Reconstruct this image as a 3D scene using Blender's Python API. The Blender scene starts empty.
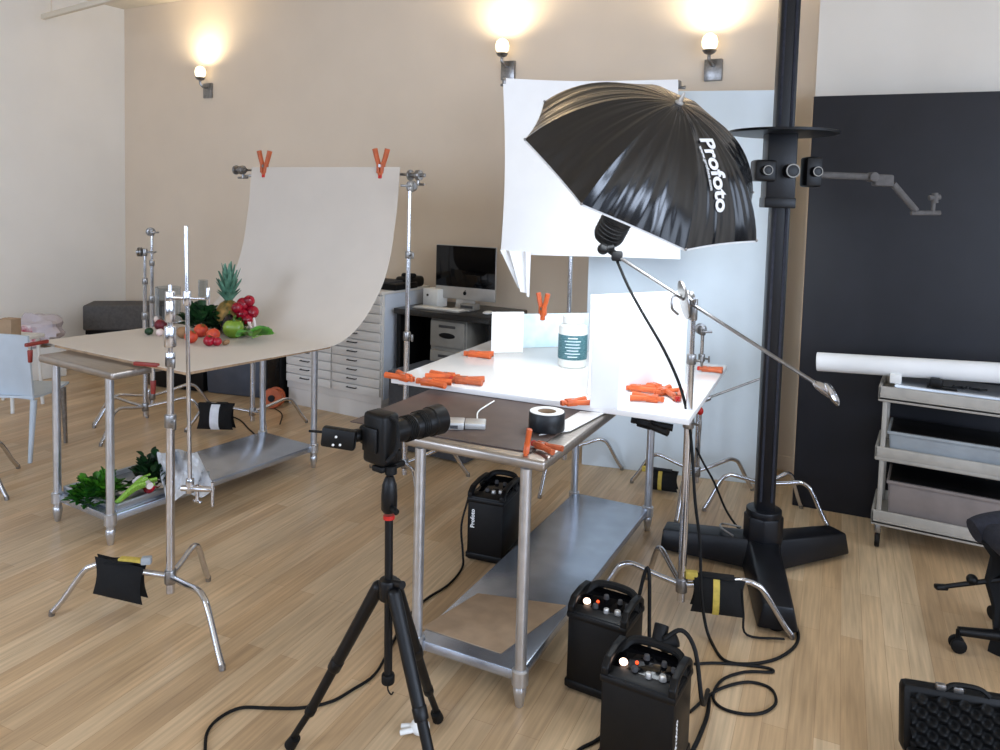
import bpy, bmesh, math, random
from mathutils import Vector as V3, Matrix
random.seed(7)
SC = bpy.context.scene
COL = SC.collection
PI = math.pi
# ------------------------------------------------------------------ camera model
F, H, CX, CY = 768.0, 1.787, 500.0, 251.0
PITCH, ROLL, YAW = .066, .027, .518
FW = V3((-math.sin(YAW)*math.cos(PITCH), math.cos(YAW)*math.cos(PITCH), -math.sin(PITCH)))
_r = V3((math.cos(YAW), math.sin(YAW), 0)); _u = _r.cross(FW)
RT = _r*math.cos(ROLL)+_u*math.sin(ROLL); UP = -_r*math.sin(ROLL)+_u*math.cos(ROLL)
EYE = V3((0, 0, H))
def ray(x, y): return FW+RT*((x-CX)/F)-UP*((y-CY)/F)
def atz(x, y, z=0.0): d = ray(x, y); return EYE+d*((z-H)/d.z)
def aty(x, y, Y): d = ray(x, y); return EYE+d*(Y/d.y)
def atx(x, y, X): d = ray(x, y); return EYE+d*(X/d.x)
def atd(x, y, dep): return EYE+ray(x, y)*dep
cd = bpy.data.cameras.new('camera'); cam = bpy.data.objects.new('camera', cd); COL.objects.link(cam)
cd.sensor_width = 36; cd.lens = F/1000*36; cd.shift_y = (CY-375)/1000; cd.clip_start = .05
m = Matrix.Identity(4)
for i in range(3):
    m[i][0] = RT[i]; m[i][1] = UP[i]; m[i][2] = -FW[i]; m[i][3] = EYE[i]
cam.matrix_world = m
SC.camera = cam
SC.view_settings.view_transform = 'Standard'; SC.view_settings.look = 'None'
SC.view_settings.gamma = 1; SC.view_settings.use_curve_mapping = False
SC.view_settings.exposure = -0.14

# ------------------------------------------------------------------ materials
def lin(c):
    def f(v):
        v /= 255.0
        return v/12.92 if v <= .04045 else ((v+.055)/1.055)**2.4
    return (f(c[0]), f(c[1]), f(c[2]), 1)
def mat(name, rgb, rough=.5, metal=0.0, var=.06, scale=8.0, bump=0.0, bscale=60.0, rgb2=None, trans=0.0, ior=1.45, spec=None, coat=0.0, stretch=None):
    mt = bpy.data.materials.new(name); mt.use_nodes = True
    nt = mt.node_tree; b = nt.nodes['Principled BSDF']
    tc = nt.nodes.new('ShaderNodeTexCoord'); src = tc.outputs['Object']
    if stretch:
        mp = nt.nodes.new('ShaderNodeMapping'); mp.inputs['Scale'].default_value = stretch
        nt.links.new(src, mp.inputs['Vector']); src = mp.outputs['Vector']
    no = nt.nodes.new('ShaderNodeTexNoise'); no.inputs['Scale'].default_value = scale; no.inputs['Detail'].default_value = 4
    nt.links.new(src, no.inputs['Vector'])
    mx = nt.nodes.new('ShaderNodeMix'); mx.data_type = 'RGBA'
    c = lin(rgb); c2 = lin(rgb2) if rgb2 else tuple(min(1, v*(1-2*var)) for v in c[:3])+(1,)
    if not rgb2: c = tuple(min(1, v*(1+var)) for v in c[:3])+(1,)
    mx.inputs['A'].default_value = c; mx.inputs['B'].default_value = c2
    rm = nt.nodes.new('ShaderNodeMapRange'); rm.inputs['From Min'].default_value = .35; rm.inputs['From Max'].default_value = .65
    nt.links.new(no.outputs['Fac'], rm.inputs['Value']); nt.links.new(rm.outputs['Result'], mx.inputs['Factor'])
    nt.links.new(mx.outputs['Result'], b.inputs['Base Color'])
    b.inputs['Roughness'].default_value = rough; b.inputs['Metallic'].default_value = metal
    b.inputs['IOR'].default_value = ior; b.inputs['Transmission Weight'].default_value = trans
    b.inputs['Coat Weight'].default_value = coat
    if spec is not None: b.inputs['Specular IOR Level'].default_value = spec
    if bump:
        n2 = nt.nodes.new('ShaderNodeTexNoise'); n2.inputs['Scale'].default_value = bscale; n2.inputs['Detail'].default_value = 3
        nt.links.new(src, n2.inputs['Vector'])
        bp = nt.nodes.new('ShaderNodeBump'); bp.inputs['Strength'].default_value = bump; bp.inputs['Distance'].default_value = .01
        nt.links.new(n2.outputs['Fac'], bp.inputs['Height']); nt.links.new(bp.outputs['Normal'], b.inputs['Normal'])
    return mt
def emit(name, rgb, strength):
    mt = mat(name, rgb, .4); b = mt.node_tree.nodes['Principled BSDF']
    b.inputs['Emission Color'].default_value = lin(rgb); b.inputs['Emission Strength'].default_value = strength
    return mt
MT = dict(
 wall_lit=mat('daylit_wall_paint', (240, 236, 228), .75, var=.012, scale=2, bump=.05, bscale=120),  # left wall's copy of the wall paint, whitened to stand for daylight on it
 wallgrey=mat('unseen_wall_dark', (84, 82, 80), .8, var=.02, scale=2),  # unseen walls, their dark tone chosen to deepen reflected blacks and contrast
 wallp=mat('partition_paint', (218, 211, 200), .75, var=.012, scale=2, bump=.05, bscale=120),
 wall=mat('wall_paint', (226, 210, 190), .75, var=.012, scale=2, bump=.05, bscale=120),
 ceil=mat('ceiling_paint', (232, 222, 204), .8, var=.012, scale=2),
 steel=mat('brushed_stainless', (196, 196, 196), .28, .95, var=.05, scale=14, stretch=(1, 1, 12)),
 steeltop=mat('stainless_worktop', (172, 164, 156), .34, .9, var=.06, scale=10, stretch=(1, 12, 1)),
 galv=mat('galvanized_shelf', (182, 190, 202), .27, .85, var=.06, scale=9, bump=.02),
 tube=mat('galvanized_leg', (204, 207, 212), .3, .9, var=.05, scale=20),
 chrome=mat('chrome', (205, 205, 208), .16, .97, var=.04, scale=30),
 dullchrome=mat('worn_chrome', (150, 148, 146), .3, .9, var=.1, scale=40),
 black=mat('black_plastic', (9, 9, 10), .45, var=.15, scale=30, spec=.32),
 satin=mat('black_satin_metal', (10, 10, 12), .38, .0, var=.12, scale=12, spec=.35),
 blackpaint=mat('black_painted_steel', (11, 12, 17), .38, .0, var=.1, scale=9, bump=.03, bscale=200, spec=.4),
 rubber=mat('black_rubber', (10, 10, 10), .6, var=.15, scale=30, spec=.3),
 cloth=mat('black_nylon', (6, 6, 7), .85, var=.2, scale=60, bump=.2, bscale=300),
 navy=mat('charcoal_fabric', (36, 37, 46), .9, var=.15, scale=60, bump=.2, bscale=300),
 yellow=mat('yellow_webbing', (196, 172, 76), .7, var=.08, scale=50),
 orange=mat('orange_plastic', (208, 96, 46), .38, var=.08, scale=20),
 orange2=mat('faded_orange_plastic', (186, 92, 52), .45, var=.1, scale=20),
 red=mat('red_plastic', (188, 30, 22), .4, var=.08, scale=20),
 white=mat('white_plastic', (232, 232, 228), .4, var=.02, scale=20),
 panelw=mat('white_panel_board', (213, 223, 228), .6, var=.012, scale=5),
 foam=mat('white_foam_board', (238, 238, 236), .6, var=.012, scale=5),
 glossboard=mat('white_gloss_board', (232, 230, 228), .16, var=.012, scale=5),
 paper=mat('white_sweep_paper', (208, 199, 188), .55, var=.012, scale=4),
 fabric=mat('white_silk', (250, 250, 250), .8, var=.01, scale=5, bump=.08, bscale=9),
 rag=mat('white_rag', (226, 228, 232), .9, var=.05, scale=20, bump=.3, bscale=60),
 brown=mat('brown_hardboard', (80, 65, 58), .45, var=.08, scale=12),
 wood=mat('raw_plywood', (178, 148, 116), .6, var=.1, scale=14, stretch=(1, 6, 1)),
 cardboard=mat('cardboard', (172, 146, 118), .8, var=.06, scale=14),
 darkboard=mat('black_foam_board', (21, 22, 29), .55, var=.08, scale=7, bump=.05, bscale=200),
 cabinet=mat('white_cabinet', (222, 218, 212), .35, var=.02, scale=4),
 cabside=mat('bluish_reflection_panel', (200, 208, 220), .25, var=.03, scale=4),  # blue-white reflections on the glossy white cabinet side, put into its colour
 drawergrey=mat('grey_drawer', (142, 138, 130), .45, var=.05, scale=10),
 stone=mat('dark_stone', (38, 37, 36), .3, var=.2, scale=60),
 screen=mat('black_screen', (6, 6, 8), .06, var=.1, scale=3, spec=.3),
 alu=mat('silver_aluminium', (196, 194, 190), .35, .6, var=.03, scale=10),
 midgrey=mat('mid_grey_fabric', (92, 89, 87), .85, var=.08, scale=40, bump=.2, bscale=200),
 dullred=mat('dull_red_enamel', (138, 48, 38), .45, var=.1, scale=20),
 dkgrey=mat('dark_grey_fabric', (66, 65, 66), .85, var=.08, scale=40, bump=.2, bscale=200),
 binmat=mat('slate_plastic', (78, 84, 96), .5, var=.06, scale=9),
 cart=mat('grey_cart_plastic', (172, 167, 158), .5, var=.05, scale=14, bump=.06, bscale=120),
 bluebin=mat('blue_grey_plastic', (158, 164, 168), .45, var=.06, scale=9),
 binbrown=mat('dusky_grey_plastic', (138, 128, 124), .55, var=.06, scale=9),
 chair=mat('pale_grey_plastic', (190, 200, 208), .45, var=.03, scale=6),
 glass=mat('clear_glass', (222, 228, 232), .03, var=.0, trans=1.0, ior=1.45),
 acrylic=mat('clear_acrylic', (228, 234, 240), .08, var=.0, trans=.9, ior=1.3),
 teal=mat('teal_label', (46, 96, 104), .5, rgb2=(92, 132, 140), scale=70, stretch=(1, 1, 4)),
 tub=mat('white_tub_plastic', (226, 228, 222), .35, var=.02),
 paleblue=mat('pale_blue_gloss', (196, 220, 230), .12, rgb2=(232, 240, 242), scale=6),
 bagclear=mat('milky_plastic_film', (226, 216, 222), .25, var=.04, trans=.25, bump=.5, bscale=25),
 carton=mat('red_print_carton', (178, 40, 66), .5, rgb2=(232, 226, 230), scale=16),
 tape=mat('black_gaffer_tape', (22, 26, 30), .4, var=.2, scale=60),
 pine=mat('pineapple_skin', (150, 112, 48), .6, rgb2=(58, 62, 24), scale=26, bump=.8, bscale=45),
 pineleaf=mat('pineapple_leaf', (92, 134, 112), .5, rgb2=(54, 92, 74), scale=20),
 leaf=mat('bright_leaf', (78, 146, 34), .4, rgb2=(34, 84, 20), scale=18),
 dkleaf=mat('dark_leaf', (26, 66, 26), .5, rgb2=(14, 36, 18), scale=18),
 midleaf=mat('parsley_leaf', (40, 104, 24), .5, rgb2=(20, 64, 14), scale=24),
 celery=mat('celery_stalk', (150, 190, 78), .4, rgb2=(112, 164, 40), scale=20, stretch=(8, 8, 1)),
 pepper=mat('green_pepper', (126, 150, 52), .25, rgb2=(88, 122, 34), scale=9),
 peppstem=mat('pepper_stem', (70, 98, 30), .5),
 redveg=mat('red_skin', (176, 18, 44), .22, rgb2=(112, 8, 26), scale=12),
 radwhite=mat('radish_root', (236, 226, 222), .5),
 peach=mat('peach_skin', (206, 84, 48), .5, rgb2=(160, 34, 26), scale=22),
 tomato=mat('tomato_skin', (206, 40, 22), .2, rgb2=(216, 92, 30), scale=8),
 eggplant=mat('aubergine_skin', (26, 20, 28), .2, var=.2),
 garlic=mat('garlic_skin', (226, 212, 200), .6, rgb2=(206, 178, 172), scale=20),
 radicchio=mat('radicchio', (116, 22, 34), .45, rgb2=(70, 12, 24), scale=18),
 potato=mat('potato_skin', (148, 112, 78), .7, var=.12, scale=25, bump=.2),
 indicator=emit('lamp_indicator', (255, 214, 190), 5.0),
 redled=emit('red_indicator', (255, 80, 30), 1.5),
 bulb=emit('sconce_globe', (255, 236, 200), 2.2),
 tan_canopy=mat('umbrella_lining', (236, 236, 234), .55, var=.01),
 silver_shelf=mat('bare_aluminium', (184, 188, 192), .3, .85, var=.05, scale=9),
)
# glossy black umbrella cloth with puckers running out from the hub
def umbrella_mat():
    mt = mat('black_umbrella_nylon', (6, 8, 13), .19, var=.12, scale=12, spec=.9)
    nt = mt.node_tree; b = nt.nodes['Principled BSDF']
    tc = nt.nodes.new('ShaderNodeTexCoord'); sp = nt.nodes.new('ShaderNodeSeparateXYZ'); nt.links.new(tc.outputs['Object'], sp.inputs[0])
    at = nt.nodes.new('ShaderNodeMath'); at.operation = 'ARCTAN2'; nt.links.new(sp.outputs['Y'], at.inputs[0]); nt.links.new(sp.outputs['X'], at.inputs[1])
    cb = nt.nodes.new('ShaderNodeCombineXYZ'); nt.links.new(at.outputs[0], cb.inputs['X'])
    ml = nt.nodes.new('ShaderNodeMath'); ml.operation = 'MULTIPLY'; ml.inputs[1].default_value = .35; nt.links.new(sp.outputs['Z'], ml.inputs[0]); nt.links.new(ml.outputs[0], cb.inputs['Y'])
    no = nt.nodes.new('ShaderNodeTexNoise'); no.inputs['Scale'].default_value = 4.2; no.inputs['Detail'].default_value = 2; nt.links.new(cb.outputs[0], no.inputs['Vector'])
    bp = nt.nodes.new('ShaderNodeBump'); bp.inputs['Strength'].default_value = .55; bp.inputs['Distance'].default_value = .05
    nt.links.new(no.outputs['Fac'], bp.inputs['Height']); nt.links.new(bp.outputs['Normal'], b.inputs['Normal'])
    return mt
MT['umbrella'] = umbrella_mat()
def floor_mat():
    mt = bpy.data.materials.new('oak_strip_floor'); mt.use_nodes = True; nt = mt.node_tree; b = nt.nodes['Principled BSDF']
    tc = nt.nodes.new('ShaderNodeTexCoord'); mp = nt.nodes.new('ShaderNodeMapping'); mp.inputs['Rotation'].default_value = (0, 0, PI/2-.10)
    nt.links.new(tc.outputs['Object'], mp.inputs['Vector'])
    br = nt.nodes.new('ShaderNodeTexBrick'); br.inputs['Scale'].default_value = 1; br.inputs['Brick Width'].default_value = 1.15; br.inputs['Row Height'].default_value = .083
    br.inputs['Mortar Size'].default_value = .0008; br.inputs['Mortar Smooth'].default_value = .3; br.offset = .37; br.inputs['Bias'].default_value = 0
    br.inputs['Color1'].default_value = lin((214, 187, 150)); br.inputs['Color2'].default_value = lin((196, 163, 123)); br.inputs['Mortar'].default_value = lin((168, 134, 98))
    nt.links.new(mp.outputs['Vector'], br.inputs['Vector'])
    m2 = nt.nodes.new('ShaderNodeMapping'); m2.vector_type = 'TEXTURE'; m2.inputs['Rotation'].default_value = (0, 0, .10); m2.inputs['Scale'].default_value = (1/30, 1/1.3, 1); nt.links.new(tc.outputs['Object'], m2.inputs['Vector'])
    gr = nt.nodes.new('ShaderNodeTexNoise'); gr.inputs['Scale'].default_value = 2.2; gr.inputs['Detail'].default_value = 6; nt.links.new(m2.outputs['Vector'], gr.inputs['Vector'])
    m3 = nt.nodes.new('ShaderNodeMapping'); m3.vector_type = 'TEXTURE'; m3.inputs['Rotation'].default_value = (0, 0, .10); m3.inputs['Scale'].default_value = (1/4, 1/.7, 1); nt.links.new(tc.outputs['Object'], m3.inputs['Vector'])
    bl = nt.nodes.new('ShaderNodeTexNoise'); bl.inputs['Scale'].default_value = 1.4; bl.inputs['Detail'].default_value = 3; nt.links.new(m3.outputs['Vector'], bl.inputs['Vector'])  # broad random tone, partly imitating soft light patches on the boards
    def mul(a, fac, lo, hi):
        rm = nt.nodes.new('ShaderNodeMapRange'); rm.inputs['From Min'].default_value = .3; rm.inputs['From Max'].default_value = .7
        rm.inputs['To Min'].default_value = lo; rm.inputs['To Max'].default_value = hi; nt.links.new(fac, rm.inputs['Value'])
        x = nt.nodes.new('ShaderNodeMix'); x.data_type = 'RGBA'; x.blend_type = 'MULTIPLY'; x.inputs['Factor'].default_value = 1
        cc = nt.nodes.new('ShaderNodeCombineColor')
        for i in range(3): nt.links.new(rm.outputs['Result'], cc.inputs[i])
        nt.links.new(a, x.inputs['A']); nt.links.new(cc.outputs[0], x.inputs['B']); return x.outputs['Result']
    c = mul(br.outputs['Color'], gr.outputs['Fac'], .76, 1.08); c = mul(c, bl.outputs['Fac'], .80, 1.08)
    nt.links.new(c, b.inputs['Base Color']); b.inputs['Roughness'].default_value = .33
    b.inputs['Specular IOR Level'].default_value = .4
    return mt
MT['floor'] = floor_mat()

# ------------------------------------------------------------------ mesh builder
def spline(pts, n=6):
    pts = [V3(p) for p in pts]
    if len(pts) < 3: return pts
    P = [pts[0]*2-pts[1]]+pts+[pts[-1]*2-pts[-2]]; out = []
    for i in range(1, len(P)-2):
        a, b, c, d = P[i-1:i+3]
        for k in range(n):
            t = k/n
            out.append(.5*((2*b)+(c-a)*t+(2*a-5*b+4*c-d)*t*t+(3*b-a-3*c+d)*t**3))
    out.append(pts[-1]); return out
def frame(z, hint=None):
    z = V3(z).normalized(); h = V3(hint) if hint else (V3((0, 0, 1)) if abs(z.z) < .9 else V3((1, 0, 0)))
    x = h.cross(z).normalized(); y = z.cross(x); mm = Matrix.Identity(4)
    for i in range(3): mm[i][0] = x[i]; mm[i][1] = y[i]; mm[i][2] = z[i]
    return mm
def TR(p, rz=0, rx=0, ry=0): return Matrix.Translation(V3(p)) @ Matrix.Rotation(rz, 4, 'Z') @ Matrix.Rotation(ry, 4, 'Y') @ Matrix.Rotation(rx, 4, 'X')
class MB:
    def __init__(s): s.bm = bmesh.new()
    def _add(s, other, M=None, bevel=0, seg=2):
        if bevel: bmesh.ops.bevel(other, geom=list(other.edges), offset=bevel, segments=seg, profile=.5, affect='EDGES', clamp_overlap=True)
        if M is not None: bmesh.ops.transform(other, matrix=M, verts=other.verts)
        me = bpy.data.meshes.new('t'); other.to_mesh(me); other.free(); s.bm.from_mesh(me); bpy.data.meshes.remove(me); return s
    def box(s, c, d, rz=0, bevel=0, M=None, seg=2):
        b = bmesh.new(); bmesh.ops.create_cube(b, size=1); bmesh.ops.scale(b, vec=V3(d), verts=b.verts)
        T = TR(c, rz)
        return s._add(b, (M @ T) if M is not None else T, bevel, seg)
    def cyl(s, p0, p1, r0, r1=None, n=18, bevel=0):
        p0, p1 = V3(p0), V3(p1); r1 = r0 if r1 is None else r1; L = (p1-p0).length
        b = bmesh.new(); bmesh.ops.create_cone(b, cap_ends=True, segments=n, radius1=r0, radius2=r1, depth=L)
        if bevel:
            ed = [e for e in b.edges if abs(e.verts[0].co.z-e.verts[1].co.z) < 1e-6]
            bmesh.ops.bevel(b, geom=ed, offset=bevel, segments=2, profile=.5, affect='EDGES', clamp_overlap=True)
        return s._add(b, Matrix.Translation((p0+p1)/2) @ frame(p1-p0))
    def sph(s, c, r, M=None, u=18, v=12):
        b = bmesh.new(); bmesh.ops.create_uvsphere(b, u_segments=u, v_segments=v, radius=1)
        r = (r, r, r) if isinstance(r, (int, float)) else r
        bmesh.ops.scale(b, vec=V3(r), verts=b.verts); T = Matrix.Translation(V3(c))
        return s._add(b, T @ M if M is not None else T)
    def tube(s, pts, r, n=8, smooth=0):
        pts = spline(pts, smooth) if smooth else [V3(p) for p in pts]
        N = len(pts); rs = r if isinstance(r, list) else [r]*N
        if isinstance(r, list) and len(r) != N: rs = [r[0]+(r[-1]-r[0])*i/(N-1) for i in range(N)]
        ts = [(pts[min(i+1, N-1)]-pts[max(i-1, 0)]).normalized() for i in range(N)]
        x = frame(ts[0]).col[0].to_3d(); rings = []
        for i in range(N):
            x = (x-ts[i]*x.dot(ts[i])).normalized(); y = ts[i].cross(x)
            rings.append([s.bm.verts.new(pts[i]+(x*math.cos(2*PI*k/n)+y*math.sin(2*PI*k/n))*rs[i]) for k in range(n)])
        for i in range(N-1):
            for k in range(n): s.bm.faces.new((rings[i][k], rings[i][(k+1) % n], rings[i+1][(k+1) % n], rings[i+1][k]))
        s.bm.faces.new(rings[0][::-1]); s.bm.faces.new(rings[-1]); return s
    def lathe(s, prof, M=None, n=24, cap=True):
        M = M if M is not None else Matrix.Identity(4); rings = []
        for r, z in prof: rings.append([s.bm.verts.new(M @ V3((r*math.cos(2*PI*k/n), r*math.sin(2*PI*k/n), z))) for k in range(n)])
        for i in range(len(prof)-1):
            for k in range(n): s.bm.faces.new((rings[i][k], rings[i][(k+1) % n], rings[i+1][(k+1) % n], rings[i+1][k]))
        if cap:
            if prof[0][0] > 1e-4: s.bm.faces.new(rings[0][::-1])
            if prof[-1][0] > 1e-4: s.bm.faces.new(rings[-1])
        return s
    def prism(s, poly, z0, z1, M=None, bevel=0):
        b = bmesh.new(); lo = [b.verts.new((x, y, z0)) for x, y in poly]; hi = [b.verts.new((x, y, z1)) for x, y in poly]
        n = len(poly); b.faces.new(lo[::-1]); b.faces.new(hi)
        for i in range(n): b.faces.new((lo[i], lo[(i+1) % n], hi[(i+1) % n], hi[i]))
        bmesh.ops.recalc_face_normals(b, faces=b.faces); return s._add(b, M, bevel)
    def hexa(s, P, bevel=0):  # 8 corners: bottom ring, top ring
        b = bmesh.new(); v = [b.verts.new(V3(p)) for p in P]
        for f in ((3, 2, 1, 0), (4, 5, 6, 7), (0, 1, 5, 4), (1, 2, 6, 5), (2, 3, 7, 6), (3, 0, 4, 7)): b.faces.new([v[i] for i in f])
        bmesh.ops.recalc_face_normals(b, faces=b.faces); return s._add(b, None, bevel)
    def sheet(s, G, th=0.0):
        b = bmesh.new(); R = [[b.verts.new(V3(p)) for p in row] for row in G]
        for i in range(len(G)-1):
            for j in range(len(G[0])-1): b.faces.new((R[i][j], R[i][j+1], R[i+1][j+1], R[i+1][j]))
        bmesh.ops.recalc_face_normals(b, faces=b.faces)
        if th: bmesh.ops.solidify(b, geom=b.faces[:], thickness=th)
        return s._add(b)
    def build(s, name, mt, parent=None, label=None, world=True, smooth=38, kind=None):
        me = bpy.data.meshes.new(name); bmesh.ops.recalc_face_normals(s.bm, faces=s.bm.faces) if len(s.bm.faces) < 20000 else None
        s.bm.to_mesh(me); s.bm.free()
        if parent is not None and world: me.transform(wmat(parent).inverted())
        if smooth:
            for p in me.polygons: p.use_smooth = True
            me.set_sharp_from_angle(angle=math.radians(smooth))
        me.materials.append(MT[mt] if isinstance(mt, str) else mt)
        o = bpy.data.objects.new(name, me); COL.objects.link(o)
        if parent is not None: o.parent = parent
        if label: o['label'] = label
        if kind: o['kind'] = kind
        return o
def wmat(o):
    mm = o.matrix_basis.copy()
    while o.parent: o = o.parent; mm = o.matrix_basis @ mm
    return mm
def tag(o, label, cat, group=None, kind=None):
    o['label'] = label; o['category'] = cat
    if group: o['group'] = group
    if kind: o['kind'] = kind
    return o
def thing(name, label, cat, loc=(0, 0, 0), rz=0, group=None):
    o = bpy.data.objects.new(name, None); COL.objects.link(o); o.empty_display_size = .05
    o.location = V3(loc); o.rotation_euler = (0, 0, rz); return tag(o, label, cat, group)
KIDS = lambda o: [c for c in list(o.children)]
def copy_tree(o, parent=None):
    c = o.copy(); COL.objects.link(c)
    if parent is not None: c.parent = parent
    for ch in KIDS(o): copy_tree(ch, c)
    return c
def setm(o, M):
    l, q, s = M.decompose(); o.location = l; o.rotation_euler = q.to_euler(); o.scale = s
def struct(mb, name, mt, parent=None):
    o = mb.build(name, mt, parent)
    o['kind'] = 'structure'; return o

# ------------------------------------------------------------------ the room
XL, XR, YB, YF, ZC = -8.0, 4.0, 5.45, -3.2, 3.79
struct(MB().box(((XL+XR)/2, (YF+YB)/2, -.05), (XR-XL+.4, YB-YF+.4, .1)), 'floor', 'floor')
struct(MB().box(((XL+XR)/2, (YF+YB)/2, ZC+.05), (XR-XL+.4, YB-YF+.4, .1)), 'ceiling', 'ceil')
struct(MB().box(((XL+XR)/2, YB+.1, ZC/2), (XR-XL+.4, .2, ZC)), 'wall_back', 'wall')
struct(MB().box((XL-.1, (YF+YB)/2, ZC/2), (.2, YB-YF, ZC)), 'wall_left', 'wall_lit')
def holed(name, axis, c, a0, a1, holes):
    w = MB()
    def seg(u0, u1, z0, z1):
        if axis == 'x': w.box(((u0+u1)/2, c, (z0+z1)/2), (u1-u0, .2, z1-z0))
        else: w.box((c, (u0+u1)/2, (z0+z1)/2), (.2, u1-u0, z1-z0))
    u = a0
    for (h0, h1, z0, z1) in holes:
        seg(u, h0, 0, ZC); seg(h0, h1, 0, z0); seg(h0, h1, z1, ZC); u = h1
    seg(u, a1, 0, ZC); struct(w, name, 'wallgrey')
holed('wall_right', 'y', XR+.1, YF, YB, [(-2.4, -.4, .8, 3.2), (.3, 2.3, .8, 3.2), (2.9, 4.7, .8, 3.2)])
holed('wall_front', 'x', YF-.1, XL-.2, XR+.2, [(-5.6, -3.4, .8, 3.2), (-2.6, -.6, .8, 3.2), (.4, 2.6, .8, 3.2)])
struct(MB().box(((-.705+XR)/2, (5.1+YB)/2, ZC/2), (XR+.705, YB-5.1, ZC)), 'wall_partition', 'wallp')
bb = MB().box(((XL-.7)/2, YB-.008, .05), (-.7-XL, .016, .1), bevel=.003); struct(bb, 'baseboard_back', 'wall')
bb = MB().box((XL+.008, (YF+YB)/2, .05), (.016, YB-YF, .1), bevel=.003); struct(bb, 'baseboard_left', 'wall')
n = 0
def window(axis, c, h0, h1, z0, z1):
    global n; n += 1
    f = MB(); mid = (h0+h1)/2; zm = (z0+z1)/2; t = .06
    def b(u, z, du, dz):
        f.box((u, c, z) if axis == 'x' else (c, u, z), (du, .08, dz) if axis == 'x' else (.08, du, dz), bevel=.005)
    b(h0+t/2, zm, t, z1-z0); b(h1-t/2, zm, t, z1-z0); b(mid, z0+t/2, h1-h0, t); b(mid, z1-t/2, h1-h0, t); b(mid, zm, .04, z1-z0); b(mid, zm, h1-h0, .04)
    o = struct(f, 'window_%d' % n, 'white')
def light(name, kind, loc, energy, rgb, size=.1, aim=None, sy=None, **kw):
    l = bpy.data.lights.new(name, kind); l.energy = energy; l.color = lin(rgb)[:3]
    if kind == 'AREA':
        l.size = size
        if sy: l.shape = 'RECTANGLE'; l.size_y = sy
        else: l.shape = 'DISK'
    else: l.shadow_soft_size = size
    for k, v in kw.items(): setattr(l, k, v)
    o = bpy.data.objects.new(name, l); COL.objects.link(o); o.location = V3(loc)
    if aim is not None: o.rotation_euler = V3(aim).to_track_quat('-Z', 'Y').to_euler()
    return o
DAY = (212, 228, 255)
EW, EF = 150, 115
for (h0, h1, z0, z1) in [(-2.4, -.4, .8, 3.2), (.3, 2.3, .8, 3.2), (2.9, 4.7, .8, 3.2)]:
    window('y', XR+.1, h0, h1, z0, z1)
    light('window_daylight', 'AREA', (XR+.03, (h0+h1)/2, 2.0), EW*(1.25 if h0 < 0 else (1.0 if h0 < 2 else .3)), DAY, h1-h0, (-1, 0, -.15), 2.4)
for (h0, h1, z0, z1) in [(-5.6, -3.4, .8, 3.2), (-2.6, -.6, .8, 3.2), (.4, 2.6, .8, 3.2)]:
    window('x', YF-.1, h0, h1, z0, z1)
    light('window_daylight', 'AREA', ((h0+h1)/2, YF-.03, 2.0), EF*(1.35 if h0 < -4 else .5), DAY, h1-h0, (0, 1, -.15), 2.4)
w = bpy.data.worlds.new('sky'); SC.world = w; w.use_nodes = True
w.node_tree.nodes['Background'].inputs[0].default_value = (.75, .87, 1, 1); w.node_tree.nodes['Background'].inputs[1].default_value = 1.0

# ------------------------------------------------------------------ wall sconces
def sconce(px, py, label):
    p = aty(px, py, YB); x, z = p.x, p.z
    t = thing('wall_sconce', label, 'wall lamp', (x, YB, z), 0, 'sconces along the back wall')
    MB().box((x, YB-.012, z-.03), (.125, .024, .15), bevel=.004).build('back_plate', 'dullchrome', t)
    MB().tube([(x, YB-.02, z), (x, YB-.07, z), (x-.01, YB-.10, z+.03), (x-.01, YB-.10, z+.07)], .012, smooth=4).build('arm', 'dullchrome', t)
    Mx = Matrix.Translation((x-.01, YB-.10, z+.06))
    MB().lathe([(.012, 0), (.035, .01), (.05, .03), (.046, .034)], Mx).build('socket_cup', 'dullchrome', t)
    MB().lathe([(.03, .03), (.05, .055), (.055, .09), (.045, .125), (.02, .145), (.001, .15)], Mx).build('glass_globe', 'bulb', t)
    light('sconce_light', 'SPOT', (x-.01, YB-.20, z+.22), 27, (255, 236, 200), .06, (0, .2, 1), spot_size=2.85, spot_blend=1.0)
sconce(209, 88, 'brushed metal wall sconce with glowing globe, the one nearest the corner')
sconce(509, 67, 'brushed metal wall sconce with glowing globe, just above the white silk corner')
sconce(714, 66, 'brushed metal wall sconce with glowing globe, above the white panel beside the black column')
# ceiling track
a, b_ = V3((-7.02, 3.99, 3.3)), V3((-5.3, 3.78, 3.42))
a = atz(43, 17, 3.45); b_ = atz(92, 4, 3.45); d = (b_-a).normalized()
t = thing('ceiling_track', 'thin cream lighting track hanging near the corner of the ceiling', 'track light rail', a)
q = MB(); L = 2.6
q.box((L/2, 0, 0), (L, .045, .05), bevel=.006, M=Matrix.Translation(a) @ Matrix.Rotation(math.atan2(d.y, d.x), 4, 'Z')).build('rail', 'ceil', t)
for s in (.18, 1.3, 2.4):
    MB().cyl(a+d*s+V3((0, 0, .02)), (a.x+d.x*s, a.y+d.y*s, ZC), .006).build('hanger_rod', 'ceil', t)

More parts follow.
